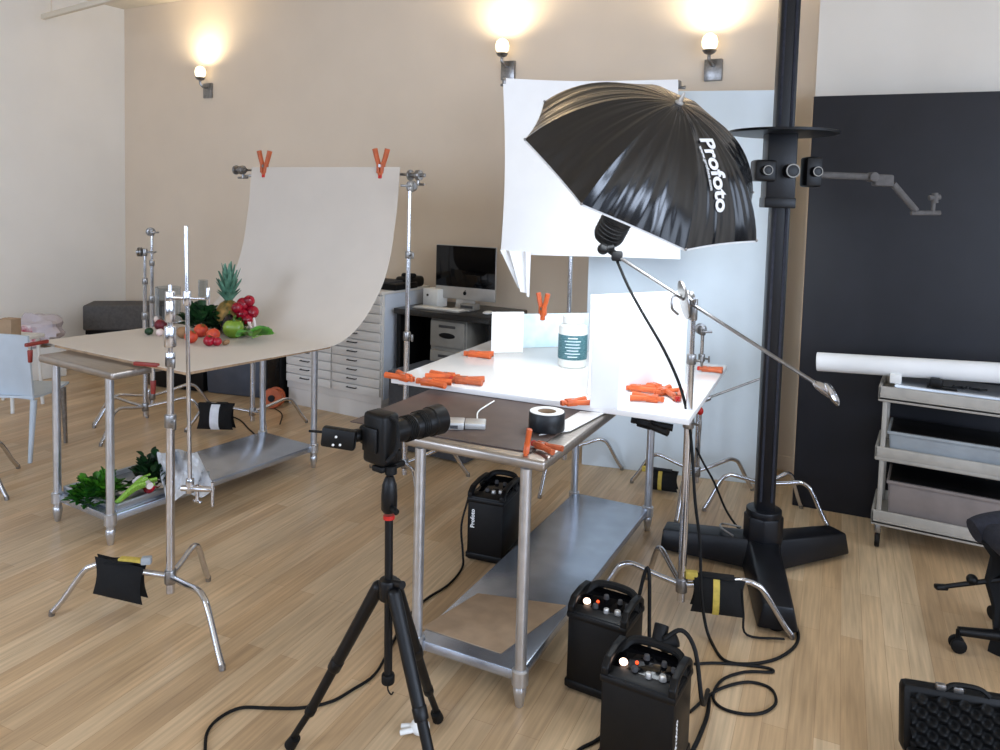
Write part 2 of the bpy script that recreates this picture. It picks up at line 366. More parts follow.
# ------------------------------------------------------------------ black and white standing panels
def panel(name, label, p0, p1, h, th, mt, edge):
    p0, p1 = V3((p0[0], p0[1], 0)), V3((p1[0], p1[1], 0)); d = (p1-p0); L = d.length; rz = math.atan2(d.y, d.x)
    t = thing(name, label, 'panel', p0, rz)
    MB().box((L/2, th/2, h/2), (L-.002, th, h), bevel=.004).build('board', mt, t, world=False)
    return t
pw = panel('foam_panel', 'tall white foam panel standing between the silk and the black column', (-2.03, 4.765), (-.83, 5.085), 2.52, .03, 'panelw', None)
pbk = panel('foam_panel', 'tall black panel standing against the wall behind the grey cart', (-.675, 4.825), (.56, 4.945), 2.44, .04, 'darkboard', None)
MB().box((-.002, .02, 1.22), (.004, .04, 2.436)).build('edge_strip', 'cardboard', pbk, 'pale worn edge', world=False)

# ------------------------------------------------------------------ work tables
def table(label, org, rot, l, w, hz, name='work_table'):
    T = TR((org[0], org[1], 0), rot)
    t = thing(name, label, 'table', org+(0,), rot)
    ox, oy = (.072, .012) if l > 1.5 else (.095, .045)
    top = MB(); top.box((-w/2, l/2, .88), (w+2*ox, l+2*oy, .04), bevel=.012, seg=3)
    top.build('tabletop', 'steeltop', t, world=False)
    sh = MB(); sh.box((-w/2, l/2, hz-.02), (w+.01, l+.01, .04), bevel=.008)
    sh.build('lower_shelf', 'galv', t, world=False)
    for (x, y) in ((0, 0), (-w, 0), (-w, l), (0, l)):
        lg = MB().cyl((x, y, .07), (x, y, .862), .0205, n=20).build('leg', 'tube', t, world=False)
        MB().lathe([(.012, 0), (.015, .004), (.019, .03), (.024, .055), (.024, .075), (.0206, .08)], Matrix.Translation((x, y, 0)), 18).build('bullet_foot', 'tube', lg, world=False)
        MB().lathe([(.026, hz-.05), (.03, hz-.045), (.03, hz+.005), (.024, hz+.01)], Matrix.Translation((x, y, 0)), 18).build('shelf_collar', 'tube', lg, world=False)
    return t
T1o, T1r, T1l, T1w = (-1.196, 2.324), .061, 1.671, .431
T2o, T2r, T2l, T2w = (-3.538, 2.32), -.041, 1.389, .492
HS = .128
HS2 = .15
table('long stainless steel work table with lower shelf, next to the camera tripod', T1o, T1r, T1l, T1w, HS)
table('stainless steel work table with lower shelf, under the vegetables and paper sweep', T2o, T2r, T2l, T2w, HS2)
def T1(a, b, z): c, s = math.cos(T1r), math.sin(T1r); return V3((T1o[0]+c*a-s*b, T1o[1]+s*a+c*b, z))
def T2(a, b, z): c, s = math.cos(T2r), math.sin(T2r); return V3((T2o[0]+c*a-s*b, T2o[1]+s*a+c*b, z))
ZT = .90
# brown hardboard lying on the near table
hA, hB = atz(350, 421, ZT+.006), atz(531, 452, ZT+.006); hd_ = V3((-math.sin(T1r), math.cos(T1r), 0))*1.15
q = MB(); q.hexa([V3((p.x, p.y, ZT+zz)) for zz in (.0005, .006) for p in (hA, hB, hB+hd_, hA+hd_)], .0015)
tag(q.build('hardboard_sheet', 'brown'), 'brown hardboard sheet lying flat on the long steel table', 'board')
# white shooting board on the near table
FL, FR, BR = V3((-2.215, 2.875, 0)), V3((-.823, 3.01, 0)), V3((-.945, 4.16, 0)); BL = FL+(BR-FR)
def quadslab(name, mt, C4, z0, z1, label, cat, bev=.003):
    q = MB(); q.hexa([V3((p.x, p.y, z0)) for p in C4]+[V3((p.x, p.y, z1)) for p in C4], bev)
    return tag(q.build(name, mt), label, cat)
ZB = .933
shoot = quadslab('shooting_board', 'glossboard', [FL, FR, BR, BL], .9075, ZB, 'wide white shooting board lying across the long steel table', 'board')

# ------------------------------------------------------------------ left table set: plywood, sweep
c0, c1 = V3((-4.33, 2.44, 0)), V3((-3.094, 2.418, 0)); bd = V3((.127, .992, 0))
PLF = [V3((-4.25, 2.46, 0)), V3((-3.12, 2.44, 0)), V3((-3.03, 3.36, 0)), V3((-4.16, 3.38, 0))]
quadslab('plywood_board', 'wood', PLF, .9005, .9205, 'raw plywood board under the curved paper sweep', 'board')
prof = [(0, .9225), (.3, .9225), (.6, .9225), (.85, .924), (.95, .936), (1.05, .978), (1.149, 1.055), (1.24, 1.165), (1.31, 1.281), (1.36, 1.43), (1.388, 1.586), (1.41, 1.74), (1.43, 1.975)]
pp = spline([V3((b, 0, z)) for b, z in prof], 4)
G = []
for p in pp:
    f = min(1, max(0, (p.x-.8)/.6))
    Rr = c1+bd*p.x; Ll = c0+bd*p.x*1.0+V3((-.05-.10*f, .06*f, 0))
    row = []
    for k in range(9):
        u = k/8; P = Rr.lerp(Ll, u); row.append(V3((P.x, P.y, p.z)))
    G.append(row)
SWR, SWL = G[-1][0], G[-1][-1]
tag(MB().sheet(G, .002).build('paper_sweep', 'paper'), 'white paper sweep curving up from the vegetable table to a crossbar', 'backdrop paper')

# ------------------------------------------------------------------ spring clamps
def clamp_proto(mt):
    t = thing('spring_clamp', 'x', 'clamp')
    for s in (-1, 1):
        a = MB(); a.tube([(s*.004, 0, -.055), (s*.014, 0, -.02), (s*.012, 0, 0), (s*.028, 0, .05), (s*.04, 0, .095)], [.012, .016], n=8, smooth=3)
        a.box((s*.012, 0, -.012), (.018, .034, .06), bevel=.003)
        a.build('handle', mt, t)
        MB().box((s*.0065, 0, -.062), (.011, .026, .02), bevel=.004).build('jaw_pad', 'red' if mt == 'orange2' else mt, t)
    MB().cyl((0, -.017, 0), (0, .017, 0), .009).build('spring', 'dullchrome', t)
    return t
CP = {k: clamp_proto(k) for k in ('orange', 'orange2', 'black')}
used = {k: False for k in CP}
def clamp(loc, z=(0, 0, 1), hint=None, label='', mt='orange', sc=1.0, group='spring clamps', spin=0):
    o = CP[mt] if not used[mt] else copy_tree(CP[mt]); used[mt] = True
    setm(o, Matrix.Translation(V3(loc)) @ frame(z, hint) @ Matrix.Rotation(spin, 4, 'Z') @ Matrix.Scale(sc, 4))
    tag(o, label, 'clamp', group); return o
topdir = (SWR-SWL).normalized(); SPANV = topdir
for u, lab in ((.905, 'orange spring clamp on the paper sweep crossbar, the one nearer the corner'), (.115, 'orange spring clamp on the paper sweep crossbar beside the chrome stand head')):
    P = SWR.lerp(SWL, u)+V3((0, 0, .0))
    clamp(P+V3((0, 0, .008)), (0, 0, 1), None, lab, 'orange2', 1.12, 'clamps along the sweep crossbar', spin=1.75)

# ------------------------------------------------------------------ C-stands
def cstand(label, base, feet, zb, top, hub=.17, knee=.22, r=.0175, mt='chrome', head=True, lean=(0, 0), group='chrome stands', name='light_stand', headang=0, hp=1.0):
    bx, by = base; t = thing(name, label, 'stand', (bx, by, 0), 0, group)
    def c(z): return V3((bx+lean[0]*z, by+lean[1]*z, z))
    z1 = zb+min(.86, (top-zb)*.62)
    col = MB().cyl(c(zb), c(z1), r); col.build('column', mt, t)
    MB().cyl(c(hub-.03), c(hub+.03), r+.007, bevel=.004).build('leg_collar', 'dullchrome', t)
    cl = MB().cyl(c(z1-.035), c(z1+.02), r+.006, bevel=.004).build('riser_collar', 'dullchrome', t)
    MB().cyl(c(z1-.01), c(z1-.01)+V3((.05, -.02, 0)), .006).box(c(z1-.01)+V3((.055, -.022, 0)), (.012, .012, .045), bevel=.004).build('locking_knob', 'dullchrome', cl)
    if top-z1 > .25:
        zm = z1+(top-z1)*.55
        MB().cyl(c(z1), c(zm), r*.8).build('riser', mt, t)
        cl = MB().cyl(c(zm-.03), c(zm+.015), r*.8+.006, bevel=.004).build('riser_collar', 'dullchrome', t)
        MB().cyl(c(zm-.008), c(zm-.008)+V3((.045, -.02, 0)), .006).box(c(zm-.008)+V3((.05, -.022, 0)), (.011, .011, .04), bevel=.004).build('locking_knob', 'dullchrome', cl)
        MB().cyl(c(zm), c(top), r*.62).build('riser', mt, t)
    else:
        MB().cyl(c(z1), c(top), r*.75).build('riser', mt, t)
    for i, f in enumerate(feet):
        f = V3((f[0], f[1], 0)); h = c(hub+.0*i); g = V3((f.x, f.y, hub)); dv = V3((f.x-bx, f.y-by, 0)); u = dv.normalized()
        pts = [h, h+dv*.3+V3((0, 0, (knee-hub)*.5)), h+dv*.55+V3((0, 0, knee-hub)), h+dv*.66+V3((0, 0, (knee-hub)*.85)), h+dv*.74+V3((0, 0, (knee-hub)*.3)), f+(h-f)*.12-V3((0, 0, .0)), f+V3((0, 0, .012))]
        pts[5] = V3((f.x-dv.x*.1, f.y-dv.y*.1, hub*.42))
        lg = MB().tube(pts, .0125, n=10, smooth=4).build('leg', mt, t)
        MB().cyl(f+V3((0, 0, .0)), f+V3((0, 0, .022))-u*.004, .0125, .0135, n=10).build('foot_cap', 'dullchrome', lg)
    if head:
        P = c(top); A = V3((math.cos(headang), math.sin(headang), 0)); B = V3((-A.y, A.x, 0))
        hd = MB()
        hd.cyl(P-V3((0, 0, .03)), P+V3((0, 0, .025)), .018, bevel=.003)
        hd.cyl(P+B*.02, P+B*.034, .034*hp, bevel=.003); hd.cyl(P+B*.036, P+B*.05, .034*hp, bevel=.003)
        hd.cyl(P-B*.02, P+B*.06, .012)
        hd = hd.build('grip_head', 'dullchrome', t)
        MB().cyl(P-B*.02, P-B*.06, .009).box(P-B*.066, (.07, .014, .014), rz=headang, bevel=.005).build('locking_knob', 'dullchrome', hd)
    return t, c

# front stand, left of the tripod
cs1, cf = cstand('chrome light stand with a black sandbag on one leg, in front of the vegetable table', (-2.725, 2.055), [(-3.135, 1.79), (-2.24, 1.912), (-2.83, 2.335)], .1, 1.30, head=False)
def onstand(base, y0, y1=None):  # height on a vertical pole at a pixel row
    lo, hi = 0.0, 3.5
    for _ in range(40):
        mid = (lo+hi)/2; d = V3((base[0], base[1], mid))-EYE; y = CY-F*d.dot(UP)/d.dot(FW)
        if y > y0: lo = mid
        else: hi = mid
    return (lo+hi)/2
CSB = (-2.725, 2.055)
for y0, y1, r in ((300, 322, .021), (326, 347, .024), (352, 366, .02)):
    MB().cyl((CSB[0], CSB[1], onstand(CSB, y1)), (CSB[0], CSB[1], onstand(CSB, y0)), r, bevel=.004).build('riser_collar', 'chrome', cs1)
zz = onstand(CSB, 292)
MB().cyl((CSB[0], CSB[1], zz-.1), (CSB[0], CSB[1], zz+.03), .012, .008).build('spigot', 'chrome', cs1)
# the extension arm standing vertically beside it, held by a grip head
ARM = V3((CSB[0]+.075, CSB[1]+.02, 0))
armp = [atd(186, 226, FW.dot(ARM-EYE+V3((0, 0, 1.5)))), atd(190, 488, FW.dot(ARM-EYE+V3((0, 0, .4))))]
t = thing('grip_arm', 'thin vertical chrome grip arm beside the stand in front of the vegetable table', 'grip arm', armp[1])
MB().cyl(armp[1], armp[0], .0085).build('rod', 'chrome', t)
pz = armp[0].lerp(armp[1], .27); sp = V3((CSB[0], CSB[1], pz.z))
hd = MB(); hd.cyl(pz-V3((0, 0, .03)), pz+V3((0, 0, .03)), .016, bevel=.003); hd.cyl(pz, sp, .011); hd.cyl(sp-V3((0, 0, .025)), sp+V3((0, 0, .025)), .02, bevel=.003)
hd = hd.build('grip_head', 'chrome', t)
MB().cyl(pz, pz+V3((.075, .03, .0)), .007).box(pz+V3((.085, .034, .01)), (.014, .014, .075), bevel=.005).build('locking_knob', 'chrome', hd)
pb = armp[1]
hd = MB(); hd.cyl(pb-V3((.03, .02, 0)), pb+V3((.09, .04, -.0)), .012, bevel=.003); hd.cyl(pb+V3((0, 0, -.02)), pb+V3((0, 0, .04)), .017, bevel=.003)
hd.cyl(pb+V3((.03, .012, -.05)), pb+V3((.03, .012, .015)), .008).box(pb+V3((.03, .012, -.055)), (.05, .012, .012), bevel=.004)
hd.cyl(pb+V3((.09, .04, -.07)), pb+V3((.09, .04, .03)), .007).build('end_clamp', 'chrome', t)
# sandbag over the leg
def sandbag(label, P, u, w=.2, h=.16, th=.05, stripe=None, drop=0, mt='cloth', tagcol=None, group='sandbags on the stands', skew=0):
    """saddle bag hanging over a stand leg at P; u = direction of the leg"""
    u = V3(u).normalized(); v = V3((0, 0, 1)).cross(u).normalized()
    t = thing('sandbag', label, 'sandbag', P, 0, group)
    for s in (-1, 1):
        q = MB(); G1 = []
        for i in range(7):
            row = []
            for j in range(9):
                a, b = i/6, j/8
                bul = math.sin(PI*min(1, a*1.0))**.5*math.sin(PI*b)**.5*th*.5 if 0 < a < 1 and 0 < b < 1 else 0
                pinch = 1-.12*math.sin(PI*a)
                row.append(P+u*((b-.5)*w*pinch)+v*(s*(.012+bul+.02*a))+V3((0, 0, .012-a*h+skew*(b-.5))))
            G1.append(row)
        for i in range(6, -1, -1):
            row = []
            for j in range(9):
                a, b = i/6, j/8; bul = math.sin(PI*a)**.5*math.sin(PI*b)**.5*th*.45 if 0 < a < 1 and 0 < b < 1 else 0
                pinch = 1-.12*math.sin(PI*a)
                row.append(P+u*((b-.5)*w*pinch)+v*(s*(.010-bul*.2+.018*a))+V3((0, 0, .011-a*h+skew*(b-.5))))
            G1.append(row)
        q.sheet(G1); q.build('bag_half', mt, t)
    q = MB().box((0, 0, .012), (w*.6, .05, .008), M=Matrix.Translation(P) @ Matrix.Rotation(math.atan2(u.y, u.x), 4, 'Z'), bevel=.003)
    q.build('handle_strap', mt, t)
    if stripe == 'yellow': MB().box((-w*.5, 0, .005), (.05, .035, .03), M=Matrix.Translation(P) @ Matrix.Rotation(math.atan2(u.y, u.x), 4, 'Z'), bevel=.004).build('strap_tab', 'yellow', t, 'yellow strap tab')
    if stripe:
        for s in (-1, 1):
            q = MB(); G1 = []
            for i in range(7):
                a = i/6; row = []
                for b in ((.40, .46, .52) if stripe == 'yellow' else (.36, .48, .60)):
                    bul = (math.sin(PI*a)**.5 if 0 < a < 1 else 0)*math.sin(PI*b)**.5*th*.5
                    row.append(P+u*((b-.5)*w)+v*(s*(.012+bul+.02*a+.003))+V3((0, 0, .013-a*h+skew*(b-.5))))
                G1.append(row)
            q.sheet(G1, .002); q.build('stripe', stripe, t, 'yellow stripe')
    return t
legA = V3((-3.135+2.725, 1.79-2.055, 0)); PA = V3((-2.725, 2.055, .225))+legA*.42
sb = sandbag('black sandbag slung over a leg of the stand before the vegetable table', PA, legA, .2, .15, .05, skew=.05)
MB().box(PA+V3((.04, .02, .02)), (.1, .03, .012), rz=.4, bevel=.003).build('tag', 'yellow', sb, 'yellow tag')
MB().box(PA+V3((.1, .05, .02)), (.04, .03, .03), rz=.7, bevel=.004).build('buckle', 'bluebin', sb, 'pale grey buckle')

# back stands for the sweep
RS = aty(409, 230, 3.72); RB = (RS.x, RS.y)
zt = onstand(RB, 186)
csR, _ = cstand('chrome stand holding the sweep crossbar, between the white cabinet and the paper sweep', RB, [(RB[0]+.2, RB[1]+.42), (RB[0]+.35, RB[1]-.33), (RB[0]-.42, RB[1]+.2)], .1, zt, headang=.3)
LSx = SWL+(SWL-SWR).normalized()*.05; LB = (LSx.x, LSx.y+.06)
SBP = atz(229, 405, .215); SBU = V3((SBP.x-LB[0], SBP.y-LB[1], 0)).normalized()
csL, _ = cstand('chrome stand holding the sweep crossbar, mostly hidden behind the paper sweep', LB, [(LB[0]+.12, LB[1]+.44), (LB[0]+.40, LB[1]-.22), tuple((V3((LB[0], LB[1], 0))+SBU*.5).xy)], .1, onstand(LB, 176), headang=.3)
ba, bb2 = V3((LB[0], LB[1], onstand(LB, 176)))+V3((0, -.045, 0)), V3((RB[0], RB[1], zt))+V3((.0, -.05, .015))
t = thing('crossbar', 'slim dark metal crossbar along the top edge of the paper sweep', 'crossbar', ba)
dd = (SWR-SWL).normalized()
e0 = SWL-dd*.12+V3((0, .018, -.02)); e1 = SWR+dd*.13+V3((0, .018, -.05))
MB().tube([e0, SWL.lerp(SWR, .5)+V3((0, .018, -.012)), e1], .009).build('rod', 'dullchrome', t)
for e in (e0, e1):
    MB().cyl(e-dd*.03, e+dd*.03, .018, bevel=.003).cyl(e+V3((-.045, -.03, 0)), e+V3((-.03, -.03, .0)), .034, bevel=.003).cyl(e+V3((.01, -.03, 0)), e+V3((.04, -.03, .0)), .032, bevel=.003).cyl(e+V3((-.05, -.03, 0)), e+V3((.07, -.03, 0)), .012).cyl(e+V3((0, 0, 0)), e+V3((0, 0, -.06)), .01).cyl(e+V3((-.05, 0, -.055)), e+V3((.05, 0, -.055)), .008, bevel=.003).build('end_bracket', 'dullchrome', t)
# two stands behind the vegetable table at the corner
B3 = aty(152, 300, 3.85); B3 = (B3.x, B3.y)
cstand('tall chrome stand near the room corner, behind the vegetable table', B3, [tuple(atz(94, 428).xy), tuple(atz(147, 418).xy), (B3[0]+.15, B3[1]+.45)], .1, onstand(B3, 232), headang=1.2)
B4 = aty(145, 300, 3.62); B4 = (B4.x, B4.y)
cstand('shorter chrome stand crowded with knobs near the room corner, behind the vegetable table', B4, [(B4[0]-.4, B4[1]-.15), (B4[0]+.1, B4[1]-.42), (B4[0]+.3, B4[1]+.35)], .1, onstand(B4, 252), headang=2.2)
sandbag('black sandbag with a wide pale strap hung low behind the vegetable table', V3((LB[0], LB[1], .215))+SBU*.27, SBU, .27, .19, .08, stripe='rag')

# ------------------------------------------------------------------ boom stand with umbrella light
BB = (-.868, 3.165)
LTOP = onstand(BB, 306)
csB, cb = cstand('tall chrome stand carrying the boom arm, beside the black battery packs', BB, [(-1.115, 3.46), (-1.24, 3.10), (-.435, 3.303)], .1, LTOP, headang=.9, head=False)
hpos, ppos, wpos = atd(617, 256, 3.5), atd(688, 299, 3.18), atd(829, 392, 2.70)
bt = thing('boom_arm', 'long slim boom arm tilted over the white shooting board', 'boom arm', ppos)
MB().cyl(hpos, wpos, .0072).build('rod', 'dullchrome', bt)
bdv = (wpos-hpos).normalized(); side = bdv.cross(V3((0, 0, 1))).normalized(); upv = side.cross(bdv)
PV = V3((BB[0], BB[1], LTOP))
cl = MB(); cl.cyl(PV-V3((0, 0, .06)), PV+V3((0, 0, .03)), .017, bevel=.003); pn_ = (RT*.95-FW*.02+UP*.18).normalized(); cl.cyl(ppos-pn_*.012, ppos-pn_*.022, .082, bevel=.003); cl.cyl(ppos+pn_*.010, ppos+pn_*.025, .03, bevel=.004); cl.cyl(PV, ppos, .012)
cl.cyl(ppos-bdv*.03, ppos+bdv*.03, .017)
pv = cl.build('pivot_plate', 'dullchrome', bt)
MB().tube([ppos+side*.03, ppos+side*.09+V3((0, 0, .02)), ppos+side*.1+V3((0, 0, -.03)), ppos+side*.06-V3((0, 0, .06))], .006, smooth=3).build('crank_handle', 'dullchrome', pv)
q = MB(); Mw = Matrix.Translation(wpos) @ frame(bdv)
q.lathe([(.01, -.06), (.016, -.045), (.019, -.02), (.019, .01)], Mw, 18)
q.build('boom_collar', 'chrome', bt)
# handle disc at the end of the boom
q = MB(); Mh = Matrix.Translation(wpos+bdv*.012) @ frame(RT*.8+UP*.5-FW*.38)
q.lathe([(.001, -.011), (.03, -.011), (.042, -.006), (.046, 0), (.042, .006), (.03, .011), (.012, .011), (.012, .007), (.001, .007)], Mh, 24)
q.build('end_handle', 'chrome', bt)
# head + umbrella
AX = V3((.523, -.302, .797)).normalized(); APX = V3((-.95, 3.11, 2.203))
e1 = AX.cross(V3((0, 0, 1))).normalized(); e2 = AX.cross(e1)
UM = Matrix.Identity(4)
for i in range(3): UM[i][0] = e1[i]; UM[i][1] = e2[i]; UM[i][2] = AX[i]; UM[i][3] = APX[i]
um = thing('photo_umbrella', 'large glossy black photo umbrella tilted over the white set', 'umbrella'); setm(um, UM)
RU, HU, ROT0 = .56, .322, 6.005
RS_ = (RU*RU+HU*HU)/(2*HU); TM = math.asin(RU/RS_)
def rib(k, th, off=0.0):
    t = ROT0+k*PI/4; r = (RS_+off)*math.sin(th); return V3((r*math.cos(t), r*math.sin(t), (RS_+off)*math.cos(th)-RS_))
def pan(k, th, f, off=0.0):
    a, b = rib(k, th, off), rib(k+1, th, off); p = a.lerp(b, f); sag = 4*f*(1-f)*(.012+.03*(th/TM)**2)
    rr = V3((p.x, p.y, 0)); p = p-rr*sag*.6
    p.z -= sag*.10*(th/TM)
    return p
can, ling = MB(), MB()
for (mb, off) in ((can, 0.0), (ling, -.004)):
    for k in range(8):
        mb.sheet([[pan(k, TM*max(i, .02)/16*(1.012 if off else 1), j/12, off) for j in range(13)] for i in range(17)])
    bmesh.ops.remove_doubles(mb.bm, verts=mb.bm.verts, dist=1e-4)
can.build('canopy', 'umbrella', um, world=False, smooth=25)
ling.build('lining', 'tan_canopy', um, 'white inner lining', world=False, smooth=25)
hem = MB()
for k in range(8): hem.tube([pan(k, TM*1.008, j/10, -.003) for j in range(11)], .0028, n=6)
hem.build('hem', 'tan_canopy', um, 'white hem along the rim', world=False)
for k in range(8):
    rb = MB().tube([rib(k, TM*i/12, -.011) for i in range(1, 13)], .0028, n=6).build('rib', 'chrome', um, world=False)
    MB().sph(rib(k, TM, 0), .006, u=8, v=6).build('rib_tip', 'dullchrome', rb, world=False)
    MB().cyl(rib(k, TM*.5, -.012), (0, 0, -.36), .002, n=6).build('strut', 'chrome', rb, world=False)
MB().cyl((0, 0, -.68), (0, 0, .02), .0045).build('shaft', 'chrome', um, world=False)
MB().lathe([(.016, -.012), (.018, .004), (.009, .012), (.007, .035), (.004, .05), (.001, .052)], None, 16).build('ferrule', 'alu', um, world=False)
def wordmesh(body, size, ext=.0):
    cu = bpy.data.curves.new('w', 'FONT'); cu.body = body; cu.size = size; cu.resolution_u = 3; cu.offset = ext
    o = bpy.data.objects.new('w', cu); COL.objects.link(o)
    bpy.context.view_layer.update()
    me = bpy.data.meshes.new_from_object(o.evaluated_get(bpy.context.evaluated_depsgraph_get()))
    bpy.data.objects.remove(o); bpy.data.curves.remove(cu); return me
def on_canopy(body, size, s0, v0, k, name, parent, ext=0, xs=1.0):
    me = wordmesh(body, size, ext); b = bmesh.new(); b.from_mesh(me)
    bmesh.ops.triangulate(b, faces=b.faces)
    bmesh.ops.subdivide_edges(b, edges=[e for e in b.edges if e.calc_length() > .02], cuts=2)
    for v in b.verts:
        th = (s0+v.co.x*xs)/RS_; ch = (rib(k, th)-rib(k+1, th)).length
        f = .5+(v.co.y+v0)/ch
        v.co = pan(k, th, f, .0045)
    b.to_mesh(me); b.free(); me.materials.append(MT['foam'])
    o = bpy.data.objects.new(name, me); COL.objects.link(o); o.parent = parent; return o
on_canopy('Profoto', .108, .222, -.042, 2, 'brand_lettering', um, .0035, .96)
on_canopy('www.profoto.com', .026, .262, -.068, 2, 'small_lettering', um, .0006, 1.0)
# strobe head
hc = APX-AX*.66
hv = thing('strobe_head', 'black strobe head on the boom end, peeking out below the umbrella', 'strobe light', hc)
q = MB(); Mh = Matrix.Translation(hc) @ frame(AX)
q.lathe([(.03, -.075), (.06, -.072), (.07, -.05), (.07, .05), (.076, .055), (.076, .10), (.06, .105)], Mh, 24)
for zf in (-.04, -.02, 0, .02): q.lathe([(.07, zf), (.0715, zf+.002), (.0715, zf+.008), (.07, zf+.01)], Mh, 24, cap=False)
q.build('housing', 'black', hv)
MB().lathe([(.045, .10), (.045, .125), (.035, .15), (.015, .165), (.001, .167)], Mh, 20).build('glass_dome', 'foam', hv)
yk = MB(); pk = hc-AX*.08
yk.tube([pk, pk.lerp(hpos, .5)+V3((-.02, 0, 0)), hpos], .016, n=8); yk.sph(atd(603, 249, 3.47), .026); yk.cyl(atd(603, 249, 3.47), atd(614, 247, 3.47), .014)
yk.box(hpos+V3((0, 0, .0)), (.05, .05, .045), rz=.4, bevel=.008)
yk.build('mounting_bracket', 'black', hv)
light('umbrella_bounce', 'AREA', APX-AX*.40, 25, (236, 246, 255), .85, -AX)
# sandbag with yellow stripe on the boom stand
legC = V3((-.435-BB[0], 3.303-BB[1], 0)); PC = V3((BB[0], BB[1], .215))+legC*.33
sandbag('black sandbag with yellow stripe hanging on the boom stand leg', PC, legC, .22, .15, .06, stripe='yellow')
# ------------------------------------------------------------------ stands by the white panel
S2 = (-1.20, 4.60)
cstand('short chrome stand full of knobs in front of the tall white panel', S2, [tuple(atz(676, 524).xy), (-.93, 4.93), (-1.62, 4.63)], .1, onstand(S2, 330), headang=.6)
for (px, py) in ((699, 322), (703, 350), (700, 365)):
    pass
S3 = (-.80, 4.62)
cstand('chrome stand hidden behind the black column with one leg reaching out', S3, [tuple(atz(827, 527).xy), tuple(atz(704, 511).xy), (-.62, 4.8)], .1, 1.2, headang=.2, head=False)
ra, rb2 = atd(762, 378, 4.45), atd(697, 402, 4.45)
t = thing('grip_arm', 'thin chrome rod reaching from behind the black column toward the short stand', 'grip arm', ra)
MB().cyl(rb2, ra+(ra-rb2)*.12, .007).build('rod', 'dullchrome', t)
MB().cyl(rb2-(ra-rb2)*.03, rb2+(ra-rb2)*.2, .018, bevel=.003).sph(rb2+V3((0, 0, -.03)), .03).build('grip_head', 'dullchrome', t)
MB().sph(atd(700, 411, 4.42), (.02, .02, .024)).build('red_knob', 'red', t, 'red knob')
u0 = V3((-1.187+1.20, 4.162-4.6, 0))
sbb = sandbag('small black sandbag with yellow strap on the floor behind the long steel table', atz(659, 493)+V3((0, .05, .12)), V3((1, .2, 0)), .2, .12, .08, stripe='yellow')

# ------------------------------------------------------------------ white silk on its stand
SY = 4.45
tl, tr, blp, brp = aty(503, 78, SY), aty(679, 80, SY), aty(500, 254, SY), aty(681, 259, SY)
G = []
NI, NJ = 24, 24
for i in range(NI+1):
    row = []
    for j in range(NJ+1):
        a, b = i/NI, j/NJ
        L_ = tl.lerp(blp, a); R_ = tr.lerp(brp, a); P = L_.lerp(R_, b)
        P.x += .025*math.sin(PI*a)*(1-b)*1.0
        P.z -= .012*math.sin(PI*b)*(1-a)
        P.y += .012*math.sin(9*b+2*a)*a+.02*math.sin(5*b)*(1-a)
        row.append(P)
    G.append(row)
silk = thing('white_silk', 'big white silk cloth hanging on a stand behind the umbrella', 'cloth', (tl.x, SY, tl.z))
MB().sheet(G, .003).build('cloth', 'fabric', silk)
G = []
P0 = [aty(500, 250, SY-.02), aty(532, 252, SY-.02)]; P1 = [aty(518, 288, SY-.03), aty(530, 297, SY-.03)]
for i in range(11):
    row = []
    for j in range(9):
        a, b = i/10, j/8; L_ = P0[0].lerp(P1[0], a); R_ = P0[1].lerp(P1[1], a); P = L_.lerp(R_, b); P.y += .03*math.sin(b*12)*(1-.3*a); row.append(P)
    G.append(row)
MB().sheet(G, .003).build('hanging_corner', 'fabric', silk)
S4 = (-2.05, 4.52)
cs4, _ = cstand('chrome stand behind the white silk, left of the tall white panel', S4, [tuple(atz(622, 470).xy), (S4[0]-.43, S4[1]+.1), (S4[0]+.05, S4[1]-.45)], .1, 2.45, head=True, headang=0)
t = thing('crossbar', 'metal crossbar along the top edge of the white silk', 'crossbar', (tl.x, SY+.03, tl.z))
MB().cyl((tl.x-.03, SY+.03, tl.z-.04), (tr.x+.03, SY+.03, tr.z-.04), .01).build('rod', 'dullchrome', t)
for xx, zz in ((tl.x+.01, tl.z), (tr.x-.01, tr.z)): MB().box((xx, SY+.02, zz-.02), (.03, .05, .04), bevel=.006).build('end_bracket', 'dullchrome', t)
MB().cyl((S4[0], S4[1], 2.43), (S4[0], S4[1]-.04, (tl.z+tr.z)/2-.02), .012).build('post_clamp', 'dullchrome', t)

# ------------------------------------------------------------------ black column stand
CX0, CY0 = -.672, 3.885
col = thing('studio_column', 'tall black studio column stand on a heavy three legged base', 'camera stand', (CX0, CY0, 0))
q = MB().box((CX0, CY0, (ZC+.2)/2+.0), (.088, .088, ZC-.2), rz=.35, bevel=.008)
q.build('mast', 'blackpaint', col)
colz0 = lambda y: onstand((CX0, CY0), y)
c35, s35 = math.cos(.35), math.sin(.35)
q = MB()
for sx in (-1, 1): q.box((CX0-s35*-.046+c35*sx*.026, CY0-c35*.046+s35*sx*.026, 1.95), (.012, .006, 3.2), rz=.35, bevel=.002)
q.build('rail', 'navy', col)
q = MB(); q.prism([(.095*math.cos(k*PI/4+.2), .095*math.sin(k*PI/4+.2)) for k in range(8)], .12, colz0(514), TR((CX0, CY0, 0)), .008)
q.cyl((CX0, CY0, colz0(516)), (CX0, CY0, colz0(508)), .085, bevel=.005); q.build('hub', 'blackpaint', col)
